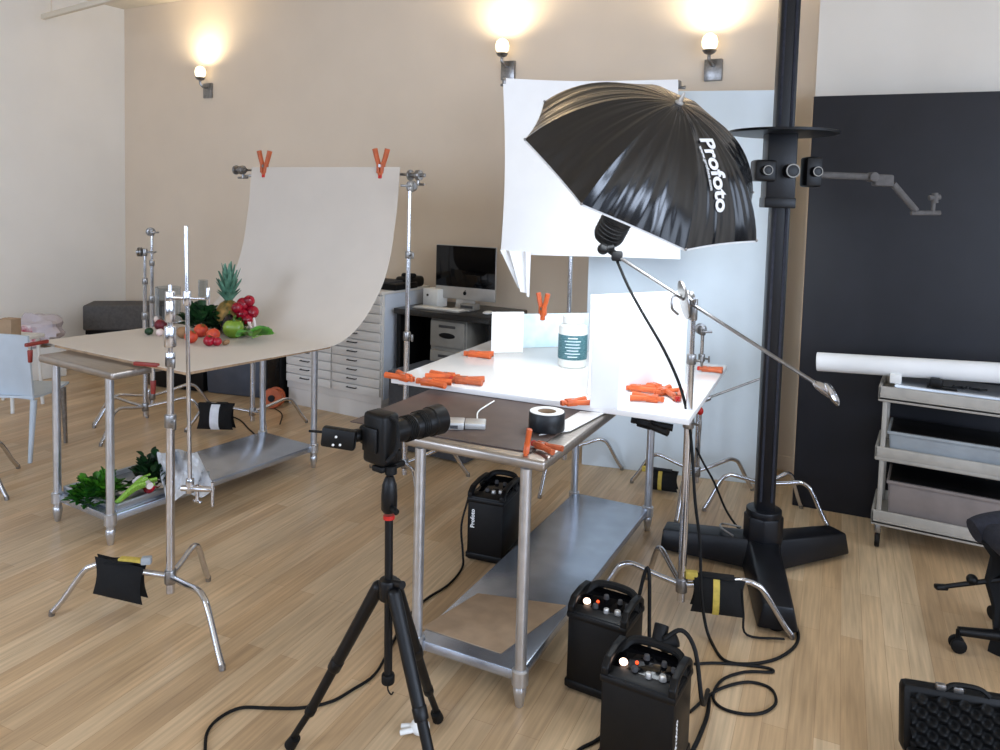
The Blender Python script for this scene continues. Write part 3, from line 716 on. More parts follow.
for ang, L, w0, w1 in ((math.radians(186), .49, .19, .15), (math.radians(53), .51, .19, .16), (math.radians(287), .62, .20, .17)):
    u = V3((math.cos(ang), math.sin(ang), 0)); v = V3((-u.y, u.x, 0)); O = V3((CX0, CY0, 0))
    P = []
    for z in (0, 1):
        for (s, a) in ((0, -1), (1, -1), (1, 1), (0, 1)):
            ww = (w0 if s == 0 else w1)*(.5 if z == 0 else .36)
            P.append(O+u*(L*s*(1 if z == 0 else .985))+v*(a*ww)+V3((0, 0, .02 if z == 0 else (.165 if s == 0 else .125))))
    lg = MB().hexa(P, .012).build('leg', 'blackpaint', col)
    e = O+u*(L-.06)
    MB().cyl(e, e+V3((0, 0, .03)), .03, bevel=.004).build('foot', 'rubber', lg)
MB().tube(spline([O+V3((-.12, -.10, .17)), O+V3((-.19, -.05, .175)), O+V3((-.2, .02, .17)), O+V3((-.11, .03, .17))], 5), .005).build('ring', 'dullchrome', col)
# carriage with cross arm
def colz(y): return onstand((CX0, CY0), y)
zc0, zc1 = colz(207), colz(132)
car = MB().box((CX0-.01, CY0-.01, (zc0+zc1)/2), (.135, .15, zc1-zc0), rz=.35, bevel=.01)
car.box((CX0-.01, CY0-.01, zc0+.02), (.142, .157, .05), rz=.35, bevel=.006)
car.build('carriage', 'blackpaint', col)
tz = colz(135)
MB().lathe([(.001, 0), (.225, 0), (.25, .004), (.252, .016), (.245, .016), (.242, .008), (.001, .006)], Matrix.Translation((CX0-.0, CY0-.0, tz)), 40).build('accessory_tray', 'satin', col)
az = colz(172); AD = V3((.868, .497, 0)); AB = V3((CX0, CY0, az))-V3((-.497, .868, 0))*.09
fr = -V3((-.497, .868, 0))
q = MB(); q.box(AB+AD*-.11+fr*-.02, (.10, .09, .10), rz=.5196, bevel=.012); q.box(AB+AD*.115+fr*-.02, (.075, .09, .14), rz=.5196, bevel=.012)
ca = q.build('arm_block', 'satin', col)
for s, r in ((-.115, .024), (.0, .034), (.115, .024)):
    kb = MB().cyl(AB+AD*s+fr*.02, AB+AD*s+fr*.06, r, bevel=.004).build('knob', 'satin', col)
    MB().lathe([(r*.78, 0), (r*.95, 0), (r*.95, .004), (r*.78, .004)], Matrix.Translation(AB+AD*s+fr*.0595) @ frame(fr), 24, cap=False).build('knob_ring', 'drawergrey', kb)
dA = (AB+AD*.12-EYE).dot(FW)
p0, p1, p2, p3 = atd(808, 174.5, dA), atd(872, 177, dA), atd(893, 184, dA), atd(916, 211, dA)
ARMC = MB(); ARMC.tube([p0, p1], .016, n=12)
ARMC.build('cross_arm', 'midgrey', col)
q = MB(); q.box(p1.lerp(p2, .5), (.09, .05, .055), rz=.5196, bevel=.01); q.tube([p2, p3], .016, n=10); q.cyl(p1+fr*.03, p1-fr*.03, .022, bevel=.003)
q.build('elbow', 'midgrey', col)
pa, pbm, pcm = atd(911, 213, dA), atd(940, 213, dA), atd(935, 197, dA)
q = MB(); q.cyl(pa, pbm, .011); q.cyl(pa.lerp(pbm, .75), atd(934, 198, dA), .009); q.cyl(atd(929, 198, dA), atd(940, 197, dA), .012); q.cyl(atd(935, 203, dA), atd(935, 193, dA), .014)
q.build('end_clamp', 'midgrey', col)

# ------------------------------------------------------------------ camera and tripod
TD = 2.32
ch, cap_, chk = atd(388, 474, TD), atd(388.5, 588, TD), atd(388, 683, TD)
tp = thing('tripod', 'black camera tripod with ball head standing before the long steel table', 'tripod', (cap_.x, cap_.y, 0))
MB().cyl(chk+V3((0, 0, .02)), atd(389, 518, TD), .0125).build('centre_column', 'satin', tp)
q = MB().cyl(chk, chk+V3((0, 0, .03)), .02, bevel=.005); q.tube(spline([chk, chk+V3((0, 0, -.02)), chk+V3((.012, 0, -.032)), chk+V3((.02, 0, -.022))], 4), .0025); q.build('weight_hook', 'rubber', tp)
q = MB().cyl(cap_-V3((0, 0, .035)), cap_+V3((0, 0, .03)), .03, bevel=.008); q.cyl(cap_+V3((.02, 0, .02)), cap_+V3((.06, -.01, .03)), .012)
q.build('shoulder', 'satin', tp)
for ft in (atz(290, 748), V3((-1.035, 1.655, 0)), atz(438, 721)):
    top = cap_+V3((ft.x-cap_.x, ft.y-cap_.y, 0)).normalized()*.035-V3((0, 0, .005)); k1 = top.lerp(ft, .47); k2 = top.lerp(ft, .76)
    q = MB(); q.tube([top, k1], [.0215, .0195], n=12); q.sph(top, .021); q.cyl(k1.lerp(top, .07), k1.lerp(ft, .04), .0215, bevel=.003)
    lg = q.build('leg', 'satin', tp)
    MB().tube([k1, k2], .016, n=12).cyl(k2.lerp(k1, .09), k2.lerp(ft, .05), .0175, bevel=.003).build('lower_section', 'black', lg)
    MB().tube([k2, ft+V3((0, 0, .02))], .011, n=12).build('end_section', 'black', lg)
    MB().tube([ft+(top-ft)*.07, ft+V3((0, 0, .008))], [.017, .02], n=12).build('rubber_foot', 'rubber', lg)
q = MB(); zb_ = atd(389, 512, TD); zt_ = atd(390, 476, TD)
q.lathe([(.018, 0), (.024, .01), (.0245, .05), (.022, .085), (.014, .108), (.010, .112)], Matrix.Translation(zb_), 20)
bh = q.build('ball_head', 'satin', tp)
MB().cyl(zb_+V3((.02, -.01, .02)), zb_+V3((.045, -.02, .015)), .009, bevel=.002).build('locking_knob', 'rubber', bh)
MB().cyl(atd(389, 519, TD), atd(389, 515, TD), .0175).build('red_ring', 'red', tp, 'red ring under the ball head')
Ld = V3((.156, .988, 0)).normalized(); Rd = V3((Ld.y, -Ld.x, 0)); Z3 = V3((0, 0, 1))
LM = Matrix.Identity(4); Bc = atd(381, 437, TD+.02)
for i in range(3): LM[i][0] = Rd[i]; LM[i][1] = Ld[i]; LM[i][2] = Z3[i]; LM[i][3] = Bc[i]
cm = thing('camera', 'black camera with a long lens mounted upright on the tripod', 'camera', Bc)
q = MB(); q.box((0, 0, 0), (.095, .07, .158), bevel=.014, M=LM, seg=3); q.box((-.05, .0, .0), (.05, .062, .06), bevel=.014, M=LM, seg=3); q.box((.0, .012, -.06), (.088, .085, .04), bevel=.012, M=LM)
q.box((-.005, -.04, 0), (.06, .012, .075), bevel=.004, M=LM)
q.build('body', 'black', cm)
ML = LM @ Matrix.Translation((.012, .03, .008)) @ Matrix.Rotation(-PI/2, 4, 'X')
ln = MB().lathe([(.034, 0), (.036, .02), (.0365, .05), (.039, .052), (.039, .085), (.0375, .088), (.041, .1), (.043, .14), (.0445, .143), (.0445, .165), (.048, .168), (.05, .215), (.047, .217), (.046, .18), (.001, .178)], ML, 32).build('lens', 'satin', cm)
for zf in (.055, .062, .069, .076, .108, .116, .124, .132): MB().lathe([(.039+.004*(zf > .1), zf), (.0415+.003*(zf > .1), zf+.001), (.0415+.003*(zf > .1), zf+.004), (.039+.004*(zf > .1), zf+.005)], ML, 32, cap=False).build('focus_ring', 'rubber', ln)
MB().lathe([(.001, .182), (.02, .181), (.044, .176)], ML, 32, cap=False).build('front_glass', 'screen', ln)
tb = atd(339, 438, TD); q = MB().box((0, 0, 0), (.105, .03, .062), bevel=.008, M=Matrix.Translation(tb) @ Matrix.Rotation(.42, 4, 'Z') @ Matrix.Rotation(.1, 4, 'Y')); q.cyl(tb, Bc+Rd*-.05, .02, bevel=.003)
tx = q.build('flash_trigger', 'black', cm)
q = MB().tube([atd(324, 432, TD), atd(309, 431, TD)], .004); q.build('antenna', 'rubber', tx)
for (px, py) in ((336, 437), (340, 445), (333, 445)): MB().sph(atd(px, py, TD-.022), .004, u=8, v=6).build('button', 'white', tx, 'white button')
q = MB().box((.015, .02, -.09), (.045, .1, .018), bevel=.004, M=LM); q.cyl(atd(391, 474, TD), atd(391, 466, TD), .018); q.build('mounting_plate', 'rubber', cm)
MB().tube(spline([LM @ V3((.05, -.02, -.06)), LM @ V3((.07, .0, -.02)), LM @ V3((.06, .01, .05)), LM @ V3((.05, -.01, .075))], 5), .006).build('strap', 'cloth', cm)

# ------------------------------------------------------------------ battery packs
def pack(label, c, rz, w=.225, d=.19, h=.335, text=None, lit=True):
    M = TR((c[0], c[1], 0), rz)
    t = thing('battery_pack', label, 'power pack', (c[0], c[1], 0), rz, 'black studio power packs')
    q = MB(); q.box((0, 0, h*.45+.006), (w, d, h*.9), bevel=.012, M=M); q.box((0, 0, .03), (w+.008, d+.008, .03), bevel=.006, M=M)
    q.box((0, 0, h*.86), (w+.008, d+.008, .025), bevel=.008, M=M)
    q.build('housing', 'black', t)
    arch = [(-d/2, 0), (-d/2, .03), (-d*.36, .055), (0, .062), (d*.36, .055), (d/2, .03), (d/2, 0), (d*.36, 0), (d*.36, .028), (d*.25, .042), (0, .046), (-d*.25, .042), (-d*.36, .028), (-d*.36, 0)]
    for s in (-1, 1):
        Ma = M @ Matrix.Translation((s*(w/2-.011), 0, h*.87)) @ Matrix(((0, 0, 1, 0), (1, 0, 0, 0), (0, 1, 0, 0), (0, 0, 0, 1)))
        MB().prism(arch, -.012, .012, Ma, .004).build('roll_bar', 'black', t)
    pn = MB().hexa([M @ V3(p) for p in ((-w*.44, -d*.46, h*.87), (w*.44, -d*.46, h*.87), (w*.44, d*.46, h*.87), (-w*.44, d*.46, h*.87), (-w*.44, -d*.46, h*.9), (w*.44, -d*.46, h*.9), (w*.44, d*.46, h*.97), (-w*.44, d*.46, h*.97))], .004).build('control_panel', 'screen', t)
    rnd = random.Random(int(c[0]*1000))
    def onp(a, b): return M @ V3((a*w, b*d, h*(.9+.07*(b+.46)/.92)))
    for a, b, r in ((-.12, -.2, .011), (.08, -.24, .012), (.26, -.2, .013), (.2, .12, .01), (-.05, .15, .011), (.34, .05, .008)):
        P = onp(a, b); MB().cyl(P, P+V3((0, 0, .016)), r, r*.8, bevel=.002).build('knob', 'alu' if r > .0115 else 'dkgrey', pn)
    if lit:
        MB().sph(onp(-.3, -.12)+V3((0, 0, .006)), (.014, .014, .01), u=14, v=8).build('lamp', 'indicator', pn, 'lit lamp')
        MB().sph(onp(-.14, -.02)+V3((0, 0, .003)), .006, u=8, v=6).build('lamp', 'redled', pn, 'small red lamp')
    MB().tube(spline([M @ V3(p) for p in ((-w*.46, d*.1, h*.9), (-w*.3, d*.46, h*1.0), (w*.3, d*.46, h*1.0), (w*.46, d*.1, h*.9))], 6), .014).build('carry_handle', 'rubber', t)
    if text:
        me = wordmesh('Profoto', .03, .0008)
        Mt = M @ Matrix.Translation(text[0]) @ text[1]
        me.transform(wmat(t).inverted() @ Mt); me.materials.append(MT['foam'])
        o = bpy.data.objects.new('brand_lettering', me); COL.objects.link(o); o.parent = t
    return t, M
RX = Matrix.Rotation(PI/2, 4, 'X'); RZ = Matrix.Rotation(PI/2, 4, 'Z')
side_r = Matrix.Rotation(PI/2, 4, 'Z') @ Matrix.Rotation(PI/2, 4, 'X') @ Matrix.Rotation(PI/2, 4, 'Z')
pk2, _ = pack('black power pack with lit lamp, between the long steel table and the boom stand', (-.985, 2.59), .0)
pk3, MP3 = pack('black power pack with lit lamp nearest the picture bottom, coiled cables behind it', (-.73, 2.305), .0, w=.24, text=((.1203, -.055, .12), side_r))
side_f = Matrix.Rotation(PI/2, 4, 'X') @ Matrix.Rotation(PI/2, 4, 'Z')
pk1, MP1 = pack('black power pack on the floor seen under the long steel table', (-1.875, 3.31), .16, w=.19, d=.28, h=.36, lit=False, text=((-.055, -.1405, .17), side_f))

# ------------------------------------------------------------------ cables
def cable(label, pts, r=.0055, name='power_cable', mt='rubber', group='black cables on the floor', n=5):
    q = MB().tube(spline(pts, n), r, n=8); o = q.build(name, mt); return tag(o, label, 'cable', group)
fl = lambda L, z=.0065: [atz(x, y, z) for x, y in L]
cable('black cable snaking across the floor from the pack under the table to the tripod', [MP1 @ V3((-.1, -.12, .3)), MP1 @ V3((-.115, -.16, .18)), MP1 @ V3((-.1, -.17, .05))]+fl([(462, 568), (448, 585), (425, 600), (404, 622), (388, 652), (374, 675), (352, 690), (330, 702), (300, 708), (268, 708), (240, 708), (218, 719), (207, 733), (205, 752)]))
hcab = [hpos+V3((0, 0, -.02)), atd(628, 286, 3.45), atd(642, 312, 3.4), atd(664, 350, 3.32), atd(680, 386, 3.26), atd(688, 418, 3.22), atd(692, 450, 3.22), atd(695, 500, 3.2), atd(700, 544, 3.2), atd(701, 590, 3.19), atd(705, 622, 3.185)]
cable('thick black cable hanging from the strobe head down the boom stand', hcab+fl([(711, 641), (724, 660), (748, 664), (776, 659), (795, 646), (798, 632), (790, 618)]), .0065)
cable('black cable hanging from the short stand to the black column base', [atd(696, 448, 4.3), atd(704, 464, 4.25), atd(714, 482, 4.2), atd(725, 508, 4.1), atd(735, 524, 4.0), atd(742, 531, 3.95)], .006)
cable('black cable coiled on the floor beside the nearest power pack', fl([(694, 664), (716, 663), (745, 665), (768, 668), (772, 672), (745, 672), (722, 680), (713, 696), (722, 708), (745, 714), (765, 712), (776, 702), (770, 688), (748, 682), (722, 688), (706, 698), (690, 712)]))
cable('black cable looping from the top of the nearest power pack to the floor', [MP3 @ V3((.02, .1, .36)), MP3 @ V3((.07, .13, .39)), MP3 @ V3((.12, .12, .34)), MP3 @ V3((.16, .08, .2))]+fl([(708, 690), (708, 712), (700, 735), (692, 752)], .0065), .0075)
q = MB()
PQ = MP3 @ V3((-.0, .11, .34)); q.cyl(PQ, PQ+V3((.0, .03, .045)), .024, bevel=.004); q.cyl(PQ+V3((0.02, .0, .0)), PQ+V3((.06, .01, .02)), .022, bevel=.004); q.sph(PQ+V3((.02, .02, -.01)), .03)
tag(q.build('cable_plug', 'rubber'), 'chunky black plugs at the back of the nearest power pack', 'plug')
cable('black cable lying by the bottom edge left of the nearest power pack', fl([(604, 735), (594, 742), (582, 748), (570, 758)]), .006)
cable('black cables rising behind the middle power pack', [V3((-.9, 2.69, .3)), V3((-.88, 2.71, .42)), V3((-.865, 2.71, .4)), V3((-.85, 2.69, .2)), V3((-.84, 2.68, .1)), V3((-.84, 2.75, .0065))], .007)
cable('black cable loop drooping from the yellow striped sandbag to the floor', [PC+legC*.22+V3((0, -.02, -.02)), PC+legC*.25+V3((0, -.03, -.12)), PC+legC*.3+V3((0, -.05, -.2)), PC+legC*.62+V3((0, -.04, -.2))], .005)
# white plug on the floor
wp = atz(414, 734)
t = thing('plug_adapter', 'small white plastic plug adapter lying by the tripod foot', 'plug', wp)
MB().sph(wp+RT*.02+V3((0, 0, .026)), (.034, .03, .026)).build('body', 'white', t)
for s in (-1, 1): MB().cyl(wp+RT*-.0+UP*.0+FW*(.012*s)+V3((0, 0, .022)), wp-RT*.045+FW*(.018*s)+V3((0, 0, .016)), .0085, bevel=.002).build('prong', 'white', t)

# ------------------------------------------------------------------ things on the near table
def onb(px, py, h=0.0): return atz(px, py, ZB+h)
# orange clamps
for (px, py, ang, lab, mt) in (
    (404, 377, 2.9, 'orange spring clamp overhanging the corner of the white board nearest the camera', 'orange'),
    (430, 382, .2, 'orange spring clamp lying in front among the clamps on the board corner', 'orange'),
    (446, 376, 3.4, 'orange spring clamp lying behind among the clamps on the board corner', 'orange'),
    (464, 380, .4, 'faded orange clamp at the inner end of the clamps on the board corner', 'orange2')):
    z = V3((math.cos(ang), math.sin(ang), 0)); clamp(onb(px, py, .016), z, None, lab, mt, .95, 'spring clamps on the white board')
clamp(onb(476, 354, .014), (.95, .3, 0), None, 'orange spring clamp at the far edge of the white board by the desk', 'orange', .95, 'spring clamps on the white board')
clamp(onb(573, 402, .016), (.6, .8, 0), None, 'orange spring clamp lying between the white tub and the board front edge', 'orange', .8, 'spring clamps on the white board')
for i, (px, py, ang) in enumerate(((638, 388, .4), (654, 386, 2.6), (650, 398, 3.3), (664, 391, 1.2), (676, 396, 2.0))):
    z = V3((math.cos(ang), math.sin(ang), 0)); clamp(onb(px, py, .016), z, None, ['orange clamp in the heap behind the boom stand, the one closest to the tall card', 'orange clamp at the back of the heap beside the boom stand', 'orange clamp at the front of the heap beside the boom stand', 'orange clamp in the middle of the heap beside the boom stand', 'faded orange clamp half hidden by the boom stand pole'][i], 'orange2' if i in (4,) else 'orange', .85, 'spring clamps on the white board')
clamp(onb(708, 369, .016), (.9, .2, 0), None, 'pale orange clamp lying on the board behind the boom stand', 'orange2', .75, 'spring clamps on the white board')
clamp(atz(648, 424, .875), (.95, .05, -.12), None, 'black spring clamp gripping the underside of the board beside the boom stand', 'black', 1.0, 'spring clamps on the white board')
# cards
def card(label, a, b, h, th=.006, mt='foam', z0=ZB, lean=0.0, name='reflector_card'):
    a, b = V3((a.x, a.y, 0)), V3((b.x, b.y, 0)); d = b-a; n_ = V3((-d.y, d.x, 0)).normalized()
    L = V3((0, 0, z0+.0005)); U = V3((0, 0, z0+h)); o = n_*lean
    q = MB(); q.hexa([a+L, b+L, b+n_*th+L, a+n_*th+L, a+o+U, b+o+U, b+n_*th+o+U, a+n_*th+o+U], .0012)
    return tag(q.build(name, mt), label, 'card', 'white cards on the shooting board')
def hgt(p, y): # height of pixel row above a ground point
    return onstand((p.x, p.y), y)-ZB
ca_, cb_ = onb(588, 409), onb(684, 411)
ca_ = onb(588, 396); cb_ = onb(685, 384)
card('tallest white card standing on the white board behind the heap of clamps', ca_, cb_, hgt(ca_, 295), .008)
cc_, cd2 = onb(590, 408), onb(618, 409)
card('narrow white card standing in front of the tallest card', cc_, cd2, hgt(cd2, 331), .012)
q0 = onb(618, 398.5); 
ce, cf2 = onb(491, 353), onb(523, 352.5)
card('small white card standing at the far end of the board, before the desk', ce, cf2, hgt(ce, 312), .006)
cg, chh = onb(520, 348), onb(588, 346)
bc = card('glossy white card tinted with a bluish reflection, at the back of the board behind the white tub', cg, chh, hgt(cg, 314), .006, mt='paleblue')  # blue tint paints the tub label's reflection into a glossy white card
clamp(V3((cg.lerp(chh, .31).x, cg.lerp(chh, .31).y, ZB+hgt(cg, 314)+.03)), (0, 0, 1), (.3, 1, 0), 'orange spring clamp gripping the top edge of the glossy card with the tinted-in reflection', 'orange', .95, 'spring clamps on the white board')
# tub
bp = onb(572, 366)
t = thing('plastic_tub', 'white plastic tub with a teal printed label and white lid on the board', 'tub', bp)
Mb = Matrix.Translation(bp); 
MB().lathe([(.068, 0), (.074, .006), (.075, .2), (.07, .215), (.05, .225), (.05, .232)], Mb, 32).build('tub_body', 'tub', t)
lb = MB().lathe([(.0757, .045), (.0762, .047), (.0762, .17), (.0757, .172)], Mb, 32, cap=False).build('label', 'teal', t)
MB().lathe([(.053, .228), (.056, .23), (.056, .262), (.05, .268), (.001, .268)], Mb, 28).build('lid', 'white', t)
tdir = (EYE-bp); tdir.z = 0; tdir.normalize(); ts = V3((-tdir.y, tdir.x, 0))
for i in range(7):
    zz = .155-.016*i; q = MB(); wv = (.05, .085, .07, .08, .06, .08, .05)[i]; th0 = math.atan2(tdir.y, tdir.x)
    q.sheet([[bp+V3((.0769*math.cos(th0+a*wv/.15), .0769*math.sin(th0+a*wv/.15), zz+dz)) for a in (-1, -.5, 0, .5, 1)] for dz in (0, .005)])
    q.build('printed_line', 'paleblue' if i else 'foam', lb)
# tape
tpz = atz(540, 434, ZT+.006)
tpc = tpz+V3((-.0, .055, .0))
Mt = Matrix.Translation((tpc.x, tpc.y, ZT+.012))
t = thing('tape_roll', 'fat roll of black gaffer tape lying on the brown hardboard', 'tape', (tpc.x, tpc.y, ZT+.006))
MB().lathe([(.04, 0), (.068, 0), (.07, .003), (.07, .066), (.068, .069), (.04, .069)], Mt, 32, cap=False).build('tape', 'tape', t)
MB().lathe([(.036, .001), (.04, .001), (.04, .0685), (.036, .0685), (.036, .001)], Mt, 32, cap=False).build('core', 'cardboard', t)
Mt2 = Mt @ Matrix.Translation((0, 0, .0695))
MB().lathe([(.036, 0), (.066, 0), (.066, .0015), (.036, .0015), (.036, 0)], Mt2, 32, cap=False).build('liner', 'white', t, 'pale paper liner ring')
pp_ = [atz(540, 436, ZT+.0065), atz(576, 424, ZT+.0065), atz(600, 418, ZT+.0065), atz(590, 410, ZT+.0065), atz(556, 424, ZT+.0065)]
quadslab('paper_note', 'white', [atz(539, 437, .9), atz(570, 433, .9), atz(604, 415, .9), atz(580, 413, .9)], ZT+.0063, ZT+.0085, 'white sheet of paper under the tape roll on the hardboard', 'paper', .0005)
clamp(atz(527, 446, ZT+.03), (.0, .25, .9), (1, .3, 0), 'orange spring clamp standing at the corner edge of the steel table', 'orange', .62, 'spring clamps on the hardboard', .2)
clamp(atz(543, 446, ZT+.022), (.9, -.2, 0), None, 'orange red spring clamp lying by the corner of the steel table', 'orange2', .7, 'spring clamps on the hardboard')
RC = bpy.data.objects
# silver connector block
gp = atz(458, 430, ZT+.006)
t = thing('card_reader', 'small silver drive lying on the brown hardboard beside the lens', 'hard drive', gp)
Mg = TR((gp.x, gp.y+.04, ZT+.0065), .5)
MB().box((-.035, 0, .014), (.075, .08, .028), bevel=.004, M=Mg).build('case', 'alu', t)
MB().box((.045, .01, .012), (.08, .075, .024), bevel=.004, M=Mg).build('case', 'alu', t)
MB().box((-.035, -.041, .012), (.03, .002, .012), M=Mg).build('port', 'dkgrey', t)
cable('thin white cable running from the silver drive under the white board', [Mg @ V3((.05, .045, .012)), atz(478, 412, ZT+.012), atz(486, 406, ZT+.012), atz(494, 401, ZT+.012)], .003, mt='white', group=None)

# ------------------------------------------------------------------ cabinet, desk, computer
CF, CL, CR, CTOP = 4.735, -4.775, -3.755, 1.045
cb = thing('plan_chest', 'white two column drawer cabinet with small black handles against the back wall', 'cabinet', ((CL+CR)/2, CF, 0))
q = MB(); q.box(((CL+CR)/2, CF+.33, .59), (CR-CL, .62, .90), bevel=.004); q.box(((CL+CR)/2, CF+.33, .07), (CR-CL-.02, .60, .14)); q.box(((CL+CR)/2, CF+.32, CTOP-.012), (CR-CL+.02, .66, .024), bevel=.004)
q.build('carcass', 'cabinet', cb)
MB().box((CR+.004, CF+.33, .6), (.006, .58, .84), bevel=.002).build('side_panel', 'cabside', cb, 'white side panel with bluish reflections in its colour')
rows = 11; zlo, zhi = .20, 1.015; dz = (zhi-zlo)/rows
for cidx in range(2):
    xc = CL+(cidx+.5)*(CR-CL)/2
    for r in range(rows):
        zc = zlo+(r+.5)*dz
        dw = MB().box((xc, CF+.01, zc), ((CR-CL)/2-.014, .02, dz-.008), bevel=.003).build('drawer', 'cabinet', cb)
        hx = xc-.03
        MB().tube([(hx-.045, CF, zc+.012), (hx-.045, CF-.018, zc+.012), (hx+.045, CF-.018, zc+.012), (hx+.045, CF, zc+.012)], .005, n=6).build('handle', 'dkgrey', dw)
# dark flat printer on top
pr = thing('document_scanner', 'flat black device lying on top of the white drawer cabinet', 'scanner', (CR-.14, CF+.2, CTOP))
q = MB().box((CR-.17, CF+.28, CTOP+.025), (.42, .3, .05), bevel=.01); q.build('housing', 'black', pr)
MB().box((CR-.2, CF+.27, CTOP+.056), (.3, .24, .012), bevel=.004).build('lid', 'dkgrey', pr)
pr = thing('desk_phone', 'black device with rounded end on the cabinet corner next to the stand pole', 'device', (CR-.02, CF+.42, CTOP))
MB().box((CR-.06, CF+.45, CTOP+.045), (.16, .22, .09), bevel=.03, seg=4).build('housing', 'black', pr)
MB().cyl((CR-.1, CF+.4, CTOP+.095), (CR+.03, CF+.4, CTOP+.1), .022, bevel=.008).build('handset', 'rubber', pr)
# desk
DF, DL, DR, DT = 4.82, -3.70, -2.82, .915
dk = thing('desk', 'dark stone topped computer desk against the back wall', 'desk', ((DL+DR)/2, DF, 0))
MB().box(((DL+DR)/2, (DF+5.42)/2, DT-.02), (DR-DL, 5.42-DF, .045), bevel=.006).build('desktop', 'stone', dk)
MB().box((DR-.03, (DF+5.42)/2, (DT-.045)/2), (.04, 5.42-DF-.06, DT-.045), bevel=.004).build('side_panel', 'black', dk)
MB().box((DL+.03, (DF+5.42)/2, (DT-.045)/2), (.04, 5.42-DF-.06, DT-.045), bevel=.004).build('side_panel', 'black', dk)
MB().box(((DL+DR)/2, 5.38, (DT-.045)/2), (DR-DL-.1, .03, DT-.05)).build('back_panel', 'black', dk)
du = thing('drawer_unit', 'grey two drawer unit with dark oval pulls under the desk', 'drawers', (-3.22, DF+.04, 0))
MB().box((-3.22, DF+.32, .43), (.33, .5, .86), bevel=.006).build('carcass', 'drawergrey', du)
for zc, hh in ((.75, .2), (.52, .2), (.27, .22)):
    dw = MB().box((-3.22, DF+.06, zc), (.31, .03, hh), bevel=.006).build('drawer', 'drawergrey', du)
    MB().sph((-3.22, DF+.044, zc-.01), (.075, .012, .022), u=20, v=8).build('pull', 'black', dw)
    MB().box((-3.22, DF+.043, zc+.06), (.15, .006, .02), bevel=.002).build('label_slot', 'dkgrey', dw)
# computer
iy = 5.12; a1, a2, a3, a4 = aty(438, 244, iy), aty(495, 248, iy), aty(493, 290, iy), aty(435, 283, iy)
ic = V3(((a1.x+a2.x)/2, iy, 0)); iw = .545; zt1 = a1.z; ih = .33+.1
im = thing('desktop_computer', 'silver all in one computer with a black screen on the desk', 'computer', (ic.x, iy, DT))
Mi = TR((ic.x, iy, zt1-.0), .04)
MB().box((0, .012, -.215), (iw, .024, .43), bevel=.006, M=Mi).build('casing', 'alu', im)
MB().box((0, -.002, -.168), (iw-.006, .006, .325), bevel=.002, M=Mi).build('screen', 'screen', im)
MB().sph((0, -.001, -.375), (.015, .003, .018), M=Mi).build('emblem', 'black', im, 'round dark emblem') if False else None
q = MB(); q.sph((0, 0, 0), (.015, .003, .016), u=14, v=8); q.sph((.012, 0, .004), (.004, .003, .004), u=8, v=6)
q.sph((.004, 0, .021), (.004, .0025, .006), u=8, v=6)
bmesh.ops.transform(q.bm, matrix=Mi @ Matrix.Translation((0, -.002, -.378)), verts=q.bm.verts)
q.build('emblem', 'black', im, 'black apple shaped emblem')
zb2 = DT-zt1
q = MB(); q.hexa([Mi @ V3(p) for p in ((-.09, .0, zb2), (.09, .0, zb2), (.09, .02, zb2), (-.09, .02, zb2), (-.075, .03, -.3), (.075, .03, -.3), (.075, .045, -.3), (-.075, .045, -.3))], .003); q.box((0, .0, zb2+.006), (.19, .18, .01), bevel=.003, M=Mi)
q.build('stand_foot', 'alu', im)
kp = aty(437, 308, DF+.14)
t = thing('keyboard', 'white keyboard on the desk in front of the computer', 'keyboard', (kp.x, kp.y, DT+.002))
MB().box((kp.x+.02, kp.y, DT+.009), (.43, .12, .012), bevel=.004).build('base', 'alu', t)
MB().box((kp.x+.02, kp.y, DT+.017), (.41, .1, .006), bevel=.002).build('keys', 'white', t)
kp = aty(488, 308, DF+.18); t = MB().sph((kp.x, kp.y, DT+.016), (.035, .055, .014)); tag(t.build('mouse', 'white'), 'white computer mouse on the desk beside the keyboard', 'mouse')
kp = aty(427, 302, DF+.3)
t = thing('white_box', 'white square speaker box with a small dark dot standing beside the computer', 'box', (kp.x, kp.y, DT+.002))
MB().box((kp.x+.08, kp.y, DT+.075), (.16, .12, .145), rz=-.15, bevel=.006).build('carton', 'white', t)
MB().cyl((kp.x+.045, kp.y-.052, DT+.095), (kp.x+.045, kp.y-.062, DT+.095), .009).build('dot', 'black', t)
kp = aty(470, 304, DF+.3)
t = thing('hard_drive', 'small grey drive on the desk against the computer foot', 'hard drive', (kp.x, kp.y, DT+.002))
MB().box((kp.x, kp.y, DT+.028), (.13, .1, .05), bevel=.006).build('case', 'drawergrey', t)
MB().box((kp.x, kp.y-.051, DT+.03), (.11, .003, .02)).build('front_slot', 'dkgrey', t)
dc = [atz(388, 380, .6), atz(410, 362, .6), atz(492, 358, .6)]
t = thing('equipment_case', 'dark grey equipment case on the floor in front of the computer desk', 'case', (-3.0, 4.52, 0))
MB().box((-3.0, 4.52, .27), (.66, .46, .52), bevel=.015).build('shell', 'dkgrey', t)
MB().box((-3.0, 4.52, .545), (.67, .47, .035), bevel=.01).build('lid', 'binmat', t)
for x in (-3.2, -2.8): MB().box((x, 4.285, .51), (.07, .015, .08), bevel=.004).build('latch', 'dullchrome', t)

